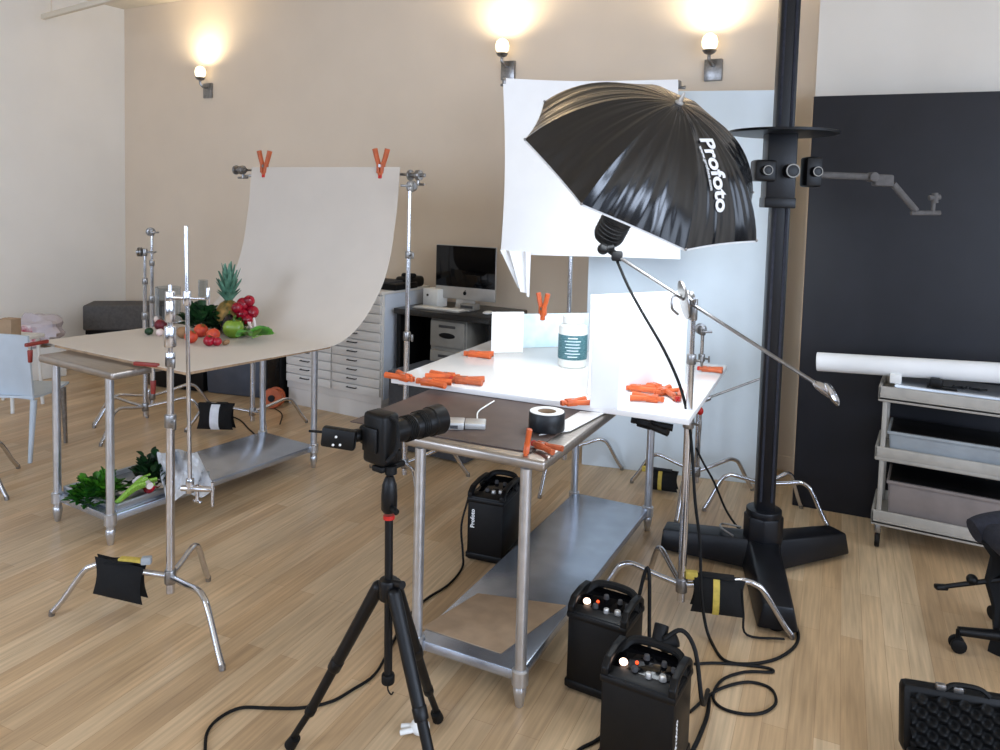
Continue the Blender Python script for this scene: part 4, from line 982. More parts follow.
# ------------------------------------------------------------------ corner by the left wall
b1, b2 = atx(82, 308, -7.55), aty(166, 303, 5.2)
dd = (b2-b1); dd.z = 0; L = dd.length; rz = math.atan2(dd.y, dd.x); n_ = V3((-math.sin(rz), math.cos(rz), 0))
t = thing('low_bench', 'dark grey low bench in the corner of the room', 'bench', (b1.x, b1.y, 0), rz)
zt_ = (b1.z+b2.z)/2
MB().box((L/2, .2, zt_-.13), (L, .38, .26), bevel=.02, seg=3).build('cushion', 'midgrey', t, world=False)
MB().box((L/2, .2, zt_-.28), (L-.04, .34, .05), bevel=.005).build('base_frame', 'black', t, world=False)
for x in (.06, L-.06):
    for y in (.06, .34): MB().cyl((x, y, 0), (x, y, zt_-.3), .018).build('leg', 'black', t, world=False)
# storage bin behind the vegetable table
t = thing('storage_bin', 'slate grey bin on the floor beside the white drawer cabinet', 'bin', (-5.35, 4.85, 0))
Mb = TR((-5.36, 4.86, 0), .25)
MB().hexa([Mb @ V3(p) for p in ((-.29, -.2, 0), (.29, -.2, 0), (.29, .2, 0), (-.29, .2, 0), (-.31, -.22, .55), (.31, -.22, .55), (.31, .22, .55), (-.31, .22, .55))], .02).build('body', 'binmat', t)
MB().box((0, 0, .56), (.65, .47, .04), bevel=.012, M=Mb).build('rim', 'binmat', t)
t = thing('computer_tower', 'black tower standing on the floor next to the drawer cabinet', 'computer', (-4.9, 4.85, 0))
MB().box((-4.885, 4.92, .26), (.16, .42, .5), bevel=.012).build('case', 'black', t)
MB().box((-4.885, 4.705, .3), (.14, .012, .36), bevel=.004).build('front_panel', 'screen', t)
t = thing('low_case', 'low black case on the floor under the far end of the vegetable table', 'case', (-5.95, 4.7, 0), .2)
MB().box((0, 0, .17), (.62, .4, .33), bevel=.02).build('shell', 'black', t, world=False)
MB().tube(spline([(-.1, -.21, .2), (-.08, -.24, .2), (.08, -.24, .2), (.1, -.21, .2)], 4), .012).build('handle', 'rubber', t, world=False)
rc = atz(272, 408)
t = thing('cable_reel', 'round dull orange cable reel on the floor beside the white cabinet', 'cable reel', rc)
Mr = Matrix.Translation(rc+V3((0, .02, .085))) @ frame(V3((.4, -.9, .1)))
MB().lathe([(.03, -.05), (.08, -.05), (.084, -.045), (.08, -.035), (.06, -.03), (.06, .03), (.08, .035), (.084, .045), (.08, .05), (.03, .05)], Mr, 28).build('drum', 'orange2', t)
MB().lathe([(.062, -.028), (.072, -.024), (.075, 0), (.072, .024), (.062, .028)], Mr, 28, cap=False).build('cord', 'orange2', t)
MB().lathe([(.001, .05), (.028, .05), (.028, .062), (.001, .062)], Mr, 18).build('hub_cap', 'black', t)
cable('thin dark cable on the floor running from the hanging sandbag', fl([(228, 415), (240, 420), (248, 428), (256, 436), (262, 446)]), .005)
cable('thin cable trailing from the orange reel across the floor', fl([(274, 408), (282, 414), (280, 424)]), .004)
# carton and bags by the left wall
q = thing('carton', 'white carton with red print on the floor by the wall', 'box', (-7.45, 4.12, 0), -.1)
MB().box((0, 0, .15), (.55, .34, .3), bevel=.008).build('box', 'white', q, world=False)
MB().box((.1, -.172, .1), (.3, .004, .12)).build('red_print', 'carton', q, world=False)
MB().box((0, 0, .301), (.55, .06, .003)).build('tape_strip', 'cardboard', q, world=False)
def blob(name, label, cat, c, r, mt, seed, amp=.2, fr=3.0, group=None, parent=None, M=None, u=28, v=18):
    rnd = random.Random(seed); ph = [rnd.uniform(0, 6.28) for _ in range(9)]
    b = bmesh.new(); bmesh.ops.create_uvsphere(b, u_segments=u, v_segments=v, radius=1)
    for vv in b.verts:
        n0 = vv.co.normalized(); k = 1+amp*(math.sin(fr*n0.x*2+ph[0]+2*math.sin(fr*n0.y+ph[3]))*.5+math.sin(fr*n0.y*2.3+ph[1]+2*math.sin(fr*n0.z+ph[4]))*.4+math.sin(fr*n0.z*2.7+ph[2]+2*math.sin(fr*n0.x+ph[5]))*.4)
        vv.co = V3((n0.x*r[0], n0.y*r[1], n0.z*r[2]))*k
        if n0.z < -.3: vv.co.z = max(vv.co.z, -r[2]*.8)
    q = MB(); q._add(b, Matrix.Translation(V3(c)) @ M if M is not None else Matrix.Translation(V3(c)))
    o = q.build(name, mt, parent)
    if label: tag(o, label, cat, group)
    return o
bag = thing('plastic_bag', 'milky plastic bag full of red and white packets by the wall', 'bag', (-7.35, 4.2, .3))
blob('film', None, None, (-7.4, 4.15, .44), (.29, .17, .15), 'bagclear', 3, .22, 3, parent=bag)
for i, (x, y, z) in enumerate(((-7.55, 4.04, .36), (-7.4, 4.02, .37), (-7.25, 4.0, .36), (-7.32, 4.0, .46))): MB().box((x, y, z), (.12, .1, .09), rz=i*.4, bevel=.008).build('packet', 'carton', bag)
# chair at the left edge
rr = atz(30, 463); r2 = rr+V3((-.41, -.24, 0)); fwd = V3((-.5, .86, 0))
ct = thing('plastic_chair', 'pale grey plastic chair cut off by the picture edge beside the vegetable table', 'chair', (rr+r2)/2)
bx_ = (r2-rr).normalized()
def onv(p, y): return onstand((p.x, p.y), y)
zt2, zs2 = onv(rr, 336), onv(rr, 402)
for p in (rr, r2):
    MB().tube([p+V3((0, 0, 0)), p+fwd*.05-bx_*0+V3((0, 0, zs2))], [.013, .021], n=10).build('leg', 'chair', ct)
    pf = p+fwd*.42; MB().tube([pf, pf-fwd*.03+V3((0, 0, zs2))], [.013, .02], n=10).build('leg', 'dullchrome', ct)
G = []
for i in range(9):
    a = i/8; G.append([rr.lerp(r2, b/8)+V3((0, 0, zs2+(zt2-zs2)*a))+fwd*(.06-.05*a-.05*(1-(2*b/8-1)**2)*-1)-fwd*.0 for b in range(9)])
MB().sheet(G, .012).build('backrest', 'chair', ct)
G = [[rr.lerp(r2, b/8)+V3((0, 0, zs2+.01-.015*math.sin(PI*a/8)))+fwd*(.05+.42*a/8) for b in range(9)] for a in range(9)]
MB().sheet(G, .014).build('seat', 'chair', ct)
cbx = atd(10, 327, 6.2)
t = thing('cardboard_box', 'small tan cardboard box on a white stool at the picture edge', 'box', (cbx.x, cbx.y, cbx.z-.07))
MB().box(cbx, (.12, .1, .14), rz=.3, bevel=.004).build('carton', 'cardboard', t)
MB().box(cbx+V3((0, 0, .071)), (.12, .03, .002), rz=.3).build('tape_strip', 'wood', t)
st = thing('white_stool', 'white stool behind the pale grey chair at the picture edge', 'stool', (cbx.x, cbx.y, 0))
zs = cbx.z-.0705
MB().box((cbx.x-.05, cbx.y, zs-.015), (.42, .34, .03), rz=.3, bevel=.008).build('seat', 'white', st)
for sx in (-1, 1):
    for sy in (-1, 1):
        o = V3((sx*.17, sy*.13, 0)); o.rotate(Matrix.Rotation(.3, 3, 'Z')); MB().cyl((cbx.x-.05+o.x*1.15, cbx.y+o.y*1.15, 0), (cbx.x-.05+o.x, cbx.y+o.y, zs-.02), .014).build('leg', 'white', st)
# red F-clamps at the board corners
def gclamp(label, P, d, up=.1):
    t = thing('bar_clamp', label, 'clamp', P, 0, 'red clamps under the vegetable table board'); d = V3(d).normalized()
    MB().box((0, 0, 0), (.14, .02, .02), M=Matrix.Translation(P+V3((0, 0, .012))) @ frame(V3((0, 0, 1)), None) @ Matrix.Rotation(math.atan2(d.y, d.x), 4, 'Z'), bevel=.005).build('jaw', 'dullred', t)
    MB().cyl(P-d*.05+V3((0, 0, .01)), P-d*.05-V3((0, 0, up)), .009).build('screw', 'chrome', t)
    MB().cyl(P-d*.05-V3((0, 0, up)), P-d*.05-V3((0, 0, up+.07)), .014, .011, bevel=.004).build('handle', 'dullred', t)
gclamp('red clamp at the sweep corner beside the pale grey chair', atz(40, 346, .925)+V3((-.03, 0, 0)), (1, .2, 0), .03)
gclamp('red clamp under the sweep corner nearest the chrome front stand', atz(150, 366, .915)-V3((0, .02, 0)), (.3, -1, 0), .08)

# ------------------------------------------------------------------ cart, roll and things at right
KX, KY, KW, KD = -.228, 4.46, .80, .36
ct = thing('utility_cart', 'grey plastic three tray utility cart in front of the black panel', 'cart', (KX, KY, 0))
for (z, rim, dd_) in ((.125, .075, 0), (.475, .06, 0), (.79, .075, 0)):
    q = MB(); q.box((KX+KW/2, KY+KD/2, z+.01), (KW, KD, .03), bevel=.008)
    for (c, s) in (((KX+KW/2, KY+.008, z+.04), (KW, .016, rim)), ((KX+KW/2, KY+KD-.008, z+.04), (KW, .016, rim)), ((KX+.008, KY+KD/2, z+.04), (.016, KD, rim)), ((KX+KW-.008, KY+KD/2, z+.04), (.016, KD, rim))): q.box(c, s, bevel=.006)
    q.build('tray', 'cart', ct)
for x in (KX+.035, KX+KW-.035):
    for y in (KY+.022, KY+KD-.015):
        MB().box((x, y, .475), (.024, .022, .74), bevel=.006).build('post', 'cart', ct)
        w_ = MB().box((x, y, .1), (.03, .03, .05), bevel=.006); w_.build('caster_fork', 'dullchrome', ct)
        MB().cyl((x-.012, y, .04), (x+.012, y, .04), .04, bevel=.006).build('caster_wheel', 'rubber', ct)
q = MB(); q.box((KX+.13, KY+.05, .875), (.0, .0, .0)) if False else None
ub = thing('white_tray_liner', 'white tray liner with bits of hardware on the cart top', 'tray', (KX+.4, KY+.2, .82))
MB().box((KX+KW/2+.02, KY+KD/2, .858), (KW-.1, KD-.05, .05), bevel=.01).build('tray_body', 'silver_shelf', ub)
def box8(name, label, cat, c, s, mt, rz=0, bev=.006, group=None): return tag(MB().box(c, s, rz=rz, bevel=bev).build(name, mt), label, cat, group)
bz = thing('white_bracket', 'white block holding up the paper roll at the cart corner', 'block', (KX+.07, KY+.06, .88))
MB().box((KX+.075, KY+.09, .905), (.055, .1, .05), bevel=.006).build('block', 'white', bz)
pa_ = aty(817, 361.5, KY+.09); pb_ = aty(1000, 373, KY+.11); du_ = (pb_-pa_).normalized(); pe = pb_+du_*.45
pa_.z = pa_.z
t = thing('paper_roll', 'long white roll of paper lying across the top of the cart', 'paper roll', pa_)
Mr = Matrix.Translation(pa_) @ frame(du_); L = (pe-pa_).length
MB().lathe([(.02, .0), (.05, 0), (.052, .002), (.052, L-.002), (.05, L), (.02, L)], Mr, 32, cap=False).build('paper', 'foam', t)
MB().lathe([(.016, .004), (.0202, .004), (.0202, L-.004), (.016, L-.004), (.016, .004)], Mr, 20, cap=False).build('core', 'cardboard', t)
kk = aty(936, 386, KY+.045)
t = thing('camera_accessory', 'small black gadget sitting among the bits on the cart top', 'gadget', (kk.x, kk.y, .883))
MB().box((kk.x, kk.y, .912), (.06, .05, .05), bevel=.012).build('body', 'black', t); MB().box((kk.x-.035, kk.y, .895), (.014, .02, .022), bevel=.003).build('shoe', 'black', t)
MB().box((kk.x+.06, kk.y, .891), (.07, .03, .014), bevel=.004).build('foot', 'black', t)
for i, (px, a, lab) in enumerate(((958, .3, 'black screw lying on the cart top beside the gadget'), (965, 1.2, 'black pin lying on the cart top among other bits'), (975, .1, 'black bolt lying on the cart top further along'), (983, .6, 'dark clip lying on the cart top close to the picture edge'))):
    k2_ = aty(px, 390, KY+.12); u_ = V3((math.cos(a), math.sin(a), 0))*.022
    q = MB().cyl(V3((k2_.x, k2_.y, .889))-u_, V3((k2_.x, k2_.y, .889))+u_, .005); q.sph(V3((k2_.x, k2_.y, .891))-u_, .007, u=8, v=6); tag(q.build('hardware_bit', 'black'), lab, 'hardware', 'bits of hardware on the cart')
def opentub(name, label, c, s, mt, wall=.008, group=None):
    t = thing(name, label, 'bin', (c[0], c[1], c[2]), 0, group); x, y, z = c; w_, d_, h_ = s
    q = MB(); q.box((x, y, z+.006), (w_-.02, d_-.02, .012))
    q.hexa([(x-w_/2+.015, y-d_/2+.015, z), (x+w_/2-.015, y-d_/2+.015, z), (x+w_/2-.015, y-d_/2+.023, z), (x-w_/2+.015, y-d_/2+.023, z), (x-w_/2, y-d_/2, z+h_), (x+w_/2, y-d_/2, z+h_), (x+w_/2, y-d_/2+.01, z+h_), (x-w_/2, y-d_/2+.01, z+h_)], .002)
    q.hexa([(x-w_/2+.015, y+d_/2-.023, z), (x+w_/2-.015, y+d_/2-.023, z), (x+w_/2-.015, y+d_/2-.015, z), (x-w_/2+.015, y+d_/2-.015, z), (x-w_/2, y+d_/2-.01, z+h_), (x+w_/2, y+d_/2-.01, z+h_), (x+w_/2, y+d_/2, z+h_), (x-w_/2, y+d_/2, z+h_)], .002)
    for s_ in (-1, 1): q.hexa([(x+s_*(w_/2-.02), y-d_/2+.015, z), (x+s_*(w_/2-.012), y-d_/2+.015, z), (x+s_*(w_/2-.012), y+d_/2-.015, z), (x+s_*(w_/2-.02), y+d_/2-.015, z), (x+s_*(w_/2-.01), y-d_/2, z+h_), (x+s_*w_/2, y-d_/2, z+h_), (x+s_*w_/2, y+d_/2, z+h_), (x+s_*(w_/2-.01), y+d_/2, z+h_)], .002)
    q.build('bin_body', mt, t)
    q = MB()
    for s_ in (-1, 1): q.box((x, y+s_*(d_/2), z+h_-.008), (w_+.01, .014, .016), bevel=.004); q.box((x+s_*(w_/2), y, z+h_-.008), (.014, d_+.01, .016), bevel=.004)
    q.build('bin_rim', mt, t)
    MB().box((x, y, z+h_-.006), (w_-.014, d_-.014, .02), bevel=.003).build('lid', 'black', t, 'black lid'); return t
opentub('storage_tub', 'blue grey tub on the middle tray of the cart', (KX+.41, KY+.18, .4995), (.70, .31, .13), 'bluebin')
opentub('storage_tub', 'dusky grey tub sunk in the bottom tray of the cart', (KX+.42, KY+.18, .1505), (.70, .31, .215), 'binbrown')
# foam lined case, lid open
tl_, tr_, bl_ = atz(903, 683, .26), atz(1000, 699, .26), atz(892, 752, .05)
ux = (tr_-tl_).normalized(); wv = (bl_-tl_); wv = (wv-ux*wv.dot(ux)); nrm = ux.cross(wv).normalized(); nrm = nrm if nrm.z > 0 else -nrm
hl = wv.length; wl = .5
vv_ = wv.normalized()
cs = thing('hard_case', 'open black hard case with egg crate foam in its lid, at the lower corner', 'case', (tl_.x+.25, tl_.y-.2, 0))
q = MB(); q.hexa([tl_-nrm*.07, tl_+ux*wl-nrm*.07, tl_+ux*wl+vv_*hl-nrm*.07, tl_+vv_*hl-nrm*.07, tl_-nrm*.0, tl_+ux*wl, tl_+ux*wl+vv_*hl, tl_+vv_*hl], .02)
q.build('lid_shell', 'black', cs)
q = MB(); NX, NY = 96, 56; G = []
for i in range(NY+1):
    G.append([tl_+ux*(.02+(wl-.04)*j/NX)+vv_*(.02+(hl-.03)*i/NY)+nrm*(.018+.015*math.cos(2*PI*j/13)*math.cos(2*PI*i/13)) for j in range(NX+1)])
q.sheet(G); q.build('egg_crate_foam', 'rubber', cs, 'dark egg crate foam')
for x in (.11, .16): MB().box((0, 0, 0), (.03, .02, .02), M=Matrix.Translation(tl_+ux*x-vv_*.008+nrm*.0) @ Matrix.Rotation(math.atan2(ux.y, ux.x), 4, 'Z'), bevel=.004).build('latch', 'dullchrome', cs)
MB().tube(spline([tl_+ux*.12, tl_+ux*.15-vv_*.02, tl_+ux*.22-vv_*.02, tl_+ux*.25], 4), .008).build('handle', 'rubber', cs)
bb_ = tl_+vv_*hl; o = V3((bb_.x, bb_.y, 0)); vh = V3((vv_.x, vv_.y, 0)).normalized()
q = MB(); q.hexa([o+vh*.02, o+ux*wl+vh*.02, o+ux*wl+vh*.4, o+vh*.4, o+vh*.02+V3((0, 0, .1)), o+ux*wl+vh*.02+V3((0, 0, .1)), o+ux*wl+vh*.4+V3((0, 0, .1)), o+vh*.4+V3((0, 0, .1))], .015)
q.build('base_shell', 'black', cs)
# office chair
OX, OY = .50, 3.66
oc = thing('office_chair', 'black office chair cut off by the picture edge above the open case', 'office chair', (OX, OY, 0))
cw = atz(957, 651)
a0 = math.atan2(cw.y-OY, cw.x-OX); R_ = V3((cw.x-OX, cw.y-OY, 0)).length
MB().cyl((OX, OY, .06), (OX, OY, .12), .045, bevel=.008).build('hub', 'black', oc)
for k in range(5):
    a = a0+k*2*PI/5; u = V3((math.cos(a), math.sin(a), 0)); P = V3((OX, OY, 0))
    MB().tube([P+V3((0, 0, .095)), P+u*R_*.6+V3((0, 0, .092)), P+u*R_+V3((0, 0, .085))], [.026, .018], n=10).build('base_leg', 'black', oc)
    v_ = V3((-u.y, u.x, 0)); q = MB()
    for s in (-1, 1): q.cyl(P+u*R_+v_*(s*.006)+V3((0, 0, .03)), P+u*R_+v_*(s*.026)+V3((0, 0, .03)), .03, bevel=.005)
    q.cyl(P+u*R_+V3((0, 0, .03)), P+u*R_+V3((0, 0, .09)), .009); q.build('caster', 'rubber', oc)
MB().cyl((OX, OY, .1), (OX, OY, .40), .025).cyl((OX, OY, .1), (OX, OY, .28), .036, bevel=.006).build('gas_lift', 'black', oc)
MB().box((OX, OY, .40), (.2, .16, .05), rz=.4, bevel=.012).build('tilt_mechanism', 'black', oc)
lv = atd(941, 587, 3.2); lv2 = V3((OX-.05, OY, .37))
q = MB().tube([lv2, lv2.lerp(lv, .6), lv], [.012, .010], n=8); q.box(lv, (.05, .03, .02), rz=.5, bevel=.006); q.sph(lv.lerp(lv2, .3)+V3((0, 0, .015)), .022); q.build('lever', 'black', oc)
b = bmesh.new(); bmesh.ops.create_cube(b, size=1); bmesh.ops.scale(b, vec=V3((.5, .48, .09)), verts=b.verts)
q = MB(); q._add(b, TR((OX+.0, OY, .47), .4), .04, 4); q.build('seat', 'navy', oc)
bk = V3((math.cos(.4), math.sin(.4), 0))
q = MB(); b = bmesh.new(); bmesh.ops.create_cube(b, size=1); bmesh.ops.scale(b, vec=V3((.07, .44, .5)), verts=b.verts); q._add(b, TR((OX+bk.x*.27, OY+bk.y*.27, .83), .4), .03, 4); q.build('backrest', 'navy', oc)
MB().tube(spline([V3((OX, OY, .40))+bk*.05, V3((OX, OY, .38))+bk*.25, V3((OX, OY, .5))+bk*.32, V3((OX, OY, .75))+bk*.31], 5), .018).build('back_support', 'black', oc)

# ------------------------------------------------------------------ vegetables
ZV = .9255
def ov(px, py, h=0.0): return atz(px, py, ZV+h)
def leafmesh(q, base, d, L, w, droop=.3, curl=.15, n=5, up=None):
    d = V3(d).normalized(); up = V3(up) if up else V3((0, 0, 1)); s = d.cross(up); s = s.normalized() if s.length > 1e-3 else V3((1, 0, 0)); nn = s.cross(d)
    G = []
    for i in range(n+1):
        a = i/n; ww = w*math.sin(PI*(a*.86+.08))**.8; c = base+d*L*a-nn*0-V3((0, 0, droop*L*a*a))
        G.append([c-s*ww*.5+nn*curl*ww, c, c+s*ww*.5+nn*curl*ww])
    q.sheet(G)
def clump(q, c, r, N, leaf, rnd, up=.3, flat=.75):
    for _ in range(N):
        n0 = V3((rnd.gauss(0, 1), rnd.gauss(0, 1), abs(rnd.gauss(0, 1)))).normalized(); k = rnd.uniform(.35, 1)
        P = V3(c)+V3((n0.x*r[0]*k, n0.y*r[1]*k, n0.z*r[2]*k)); d = (n0+V3((rnd.uniform(-.5, .5), rnd.uniform(-.5, .5), up))).normalized()
        leafmesh(q, P, d, leaf*rnd.uniform(.7, 1.3), leaf*rnd.uniform(.6, 1.0), .2, .2, 3)
rnd = random.Random(11)
# pineapple
pc = ov(222, 333); pc.y += .05
t = thing('pineapple', 'whole pineapple with blue green crown standing at the back of the vegetables', 'pineapple', pc)
D0 = (pc-EYE).dot(FW); sc_ = D0/768
bh_ = .2
Mp = Matrix.Translation(pc)
MB().lathe([(.04, 0), (.062, .018), (.074, .06), (.077, .105), (.07, .15), (.05, .18), (.02, bh_)], Mp, 28).build('fruit', 'pine', t)
q = MB()
for ring, (N, L, sp, z) in enumerate(((9, .10, .75, 0), (10, .15, .5, .015), (9, .19, .3, .03), (7, .2, .14, .04))):
    for k in range(N):
        a = 2*PI*k/N+ring*.4; d = V3((math.cos(a)*sp, math.sin(a)*sp, 1)); leafmesh(q, pc+V3((math.cos(a)*.015, math.sin(a)*.015, bh_-.01+z)), d, L*rnd.uniform(.9, 1.1), .03, -.0+.15*sp, .3, 6)
q.build('leaf_crown', 'pineleaf', t)
# radish bunch up on the heap
def radish(p, r, label, group, tailv=(0, 0, -1)):
    t = thing('radish', label, 'radish', p, 0, group); tv = V3(tailv).normalized()
    MB().lathe([(.001, -r), (r*.5, -r*.88), (r*.88, -r*.5), (r, 0), (r*.88, r*.5), (r*.5, r*.88), (r*.12, r*1.02), (r*.05, r*1.5), (.0008, r*2.1)], Matrix.Translation(p) @ frame(tv), 18).build('root', 'redveg', t)
    q = MB(); q.tube([p-tv*r*.9, p-tv*r*1.5], [r*.2, r*.12], n=6); q.build('leaf_stub', 'celery', t); return t
RBP = [(243, 304, .04), (252, 312, .042), (242, 314, .036), (249, 301, .036), (237, 308, .034), (247, 320, .036)]
for i, (px, py, r) in enumerate(RBP):
    p = atd(px, py, D0-.04+.03*(i % 2)-.01*i)
    radish(p, r, ['red radish at the middle of the bunch beside the pineapple', 'red radish lowest and furthest from the pineapple in the bunch', 'red radish low in the bunch touching the pineapple', 'dark red radish at the very top of the bunch', 'red radish half hidden against the pineapple skin', 'red radish at the very bottom of the bunch just above the white stalks'][i], 'red radishes beside the pineapple', (.4, -.3, .2*i-.3))
q = MB(); pv_ = ov(250, 336); D1 = (pv_-EYE).dot(FW)
for a, b in (((246, 318), (252, 330)), ((250, 320), (250, 333)), ((254, 318), (256, 332))): q.tube([atd(a[0], a[1], D1+.05), atd(b[0], b[1], D1)], [.006, .01], n=8)
tag(q.build('spring_onion', 'radwhite'), 'white stalks below the red radishes on the sweep', 'onion')
# green leaves in front
q = MB(); c = ov(251, 338, .012)
for (px, py, L, w_) in ((264, 338, .13, .04), (240, 349, .13, .05), (258, 348, .13, .085), (230, 344, .13, .04), (250, 328, .09, .05), (242, 322, .1, .04), (268, 332, .15, .012), (258, 336, .12, .05)):
    e = atz(px, py, ZV+.02); d = e-c; d.z = .12*d.length; leafmesh(q, c+V3((rnd.uniform(-.02, .02), rnd.uniform(-.02, .02), .035)), d, L*1.15, w_*1.35, .12, .15, 6, up=(EYE-c).normalized()+V3((0, 0, .6)))
tag(q.build('leafy_greens', 'leaf'), 'bright green leaves spread in front of the green pepper', 'greens')
q = MB()
for (a, b) in (((250, 336), (272, 331)), ((248, 334), (280, 329)), ((252, 338), (276, 333))): q.tube(spline([atz(a[0], a[1], ZV+.02), atz((a[0]+b[0])/2, (a[1]+b[1])/2-1, ZV+.025), atz(b[0], b[1], ZV+.012)], 4), [.0035, .0015], n=5)
tag(q.build('green_stems', 'celery'), 'thin pale green stems trailing over the sweep', 'stems')
# green pepper
def pepperf(p, r, label, mt):
    t = thing('bell_pepper', label, 'pepper', p-V3((0, 0, r*.95)))
    q = MB(); n = 30; rings = []
    for j in range(13):
        ph = PI*j/12; row = []
        for k in range(n):
            a = 2*PI*k/n; lob = 1+.10*math.cos(3*a)*math.sin(ph); rr_ = r*math.sin(ph)**.8*lob; z = r*1.0*math.cos(ph)-.28*r*math.exp(-(ph/.5)**2)
            row.append(V3((p.x+rr_*math.cos(a), p.y+rr_*math.sin(a), p.z+z)))
        row.append(row[0]); rings.append(row)
    q.sheet(rings); bmesh.ops.remove_doubles(q.bm, verts=q.bm.verts, dist=1e-4); q.build('flesh', mt, t, smooth=80)
    MB().tube(spline([p+V3((0, 0, r*.6)), p+V3((0, 0, r*1.0)), p+V3((r*.2, 0, r*1.25))], 4), [r*.14, r*.1], n=8).build('stalk', 'peppstem', t)
pp0 = ov(235, 338); pepperf(pp0+V3((-.02, .01, .056)), .06, 'plump green bell pepper in front of the pineapple', 'pepper')
def roundveg(name, label, cat, px, py, r, mt, group=None, sq=.92, stalk=True):
    p = ov(px, py)+V3((0, .0, r*sq)); t = thing(name, label, cat, p-V3((0, 0, r*sq)), 0, group)
    M = Matrix.Translation(p) @ Matrix.Rotation(rnd.uniform(-.5, .5), 4, 'X') @ Matrix.Rotation(rnd.uniform(-.5, .5), 4, 'Y')
    MB().lathe([(.001, -r*sq*.96), (r*.5, -r*sq*.88), (r*.87, -r*sq*.5), (r, 0), (r*.88, r*sq*.52), (r*.55, r*sq*.86), (r*.2, r*sq*.92), (.001, r*sq*.84)], M, 22).build('skin', mt, t, smooth=80)
    if stalk:
        q = MB()
        for k in range(5): leafmesh(q, M @ V3((0, 0, r*sq*.88)), M.to_3x3() @ V3((math.cos(k*1.26), math.sin(k*1.26), .25)), r*.5, r*.2, .1, .1, 3)
        q.build('stalk', 'peppstem', t)
    return t
roundveg('peach', 'orange peach nearest the front beside the pale rod', 'peach', 191, 343, .038, 'peach', 'peaches and tomatoes on the sweep')
roundveg('peach', 'orange red peach at the back of the fruit, beside the dark aubergine', 'peach', 201, 337, .042, 'peach', 'peaches and tomatoes on the sweep')
roundveg('peach', 'rosy peach resting just above the red pepper', 'peach', 213, 341, .04, 'peach', 'peaches and tomatoes on the sweep')
roundveg('tomato', 'red tomato at the very front of the fruit', 'tomato', 209, 346, .032, 'redveg', 'peaches and tomatoes on the sweep')
roundveg('tomato', 'small red tomato beside the front tomato, toward the green pepper', 'tomato', 217, 346, .027, 'redveg', 'peaches and tomatoes on the sweep')
roundveg('potato', 'brown potato behind the pale vertical rod', 'potato', 183, 338, .04, 'potato', None, .8, False)
roundveg('potato', 'small pale potato between the red tomatoes and the leaves', 'potato', 226, 345, .022, 'potato', None, .7, False)
roundveg('garlic_bulb', 'pale garlic bulb at the outer end of the vegetables', 'garlic', 160, 336, .024, 'garlic', None, .9, False)
roundveg('radicchio', 'dark red radicchio head behind the front stand pole', 'radicchio', 161, 331, .04, 'radicchio', None, .9, False)
roundveg('garlic_bulb', 'garlic bulb resting behind the radicchio', 'garlic', 158, 323, .028, 'garlic', None, .9, False)
roundveg('lime', 'dark green lime at the outermost end of the vegetables', 'lime', 149, 335, .025, 'dkleaf', None, .9, False)
# dark kale and aubergines
q = MB(); c = ov(190, 333); clump(q, c+V3((.02, .06, .03)), (.13, .09, .13), 170, .062, rnd, .4)
tag(q.build('kale_bunch', 'dkleaf'), 'dark green kale leaves behind the peaches', 'kale')
for i, (px, py, L_, lab) in enumerate(((212, 334, .17, 'dark aubergine leaning between the kale and the pineapple'), (219, 338, .13, 'short dark aubergine lying behind the peaches'))):
    p = ov(px, py)+V3((0, .07, .04)); d = V3((.25-.5*i, .25, .85-.4*i)).normalized()
    t = thing('aubergine', lab, 'aubergine', p, 0, None)
    MB().lathe([(.001, 0), (.03, .006), (.042, .03), (.043, .07), (.034, L_-.03), (.018, L_), (.001, L_+.004)], Matrix.Translation(p-d*.03) @ frame(d), 20).build('skin', 'eggplant', t, smooth=80)
    MB().lathe([(.022, 0), (.014, .01), (.006, .015), (.005, .035), (.001, .036)], Matrix.Translation(p+d*(L_-.035)) @ frame(d), 10).build('stalk', 'peppstem', t)
q = MB(); c = ov(222, 338); clump(q, c+V3((-.02, .12, .01)), (.08, .04, .07), 70, .05, rnd, .3)
tag(q.build('dark_greens', 'midleaf'), 'dark green leaves under the pineapple behind the pepper', 'greens')
q = MB(); c = ov(211, 334); clump(q, c+V3((.0, .08, .02)), (.08, .06, .11), 110, .05, rnd, .5)
tag(q.build('kale_bunch', 'dkleaf'), 'dark leaves filling the gap between the aubergine and the pineapple', 'kale')
# glass vases
def vase(label, px, py, r, h):
    p = ov(px, py); t = MB().lathe([(.001, 0), (r, 0), (r, h), (r-.003, h), (r-.003, .008), (.001, .008)], Matrix.Translation(p), 28, cap=False)
    tag(t.build('glass_vase', 'glass'), label, 'vase', 'clear glass vases')
def ph_(px, py, y): return onstand((ov(px, py).x, ov(px, py).y), y)-ZV
vase('clear glass vase at the outer end behind the radicchio', 168, 322, .08, ph_(165, 322, 287))
vase('slim clear glass vase behind the dark kale', 203, 322, .03, ph_(203, 322, 280))
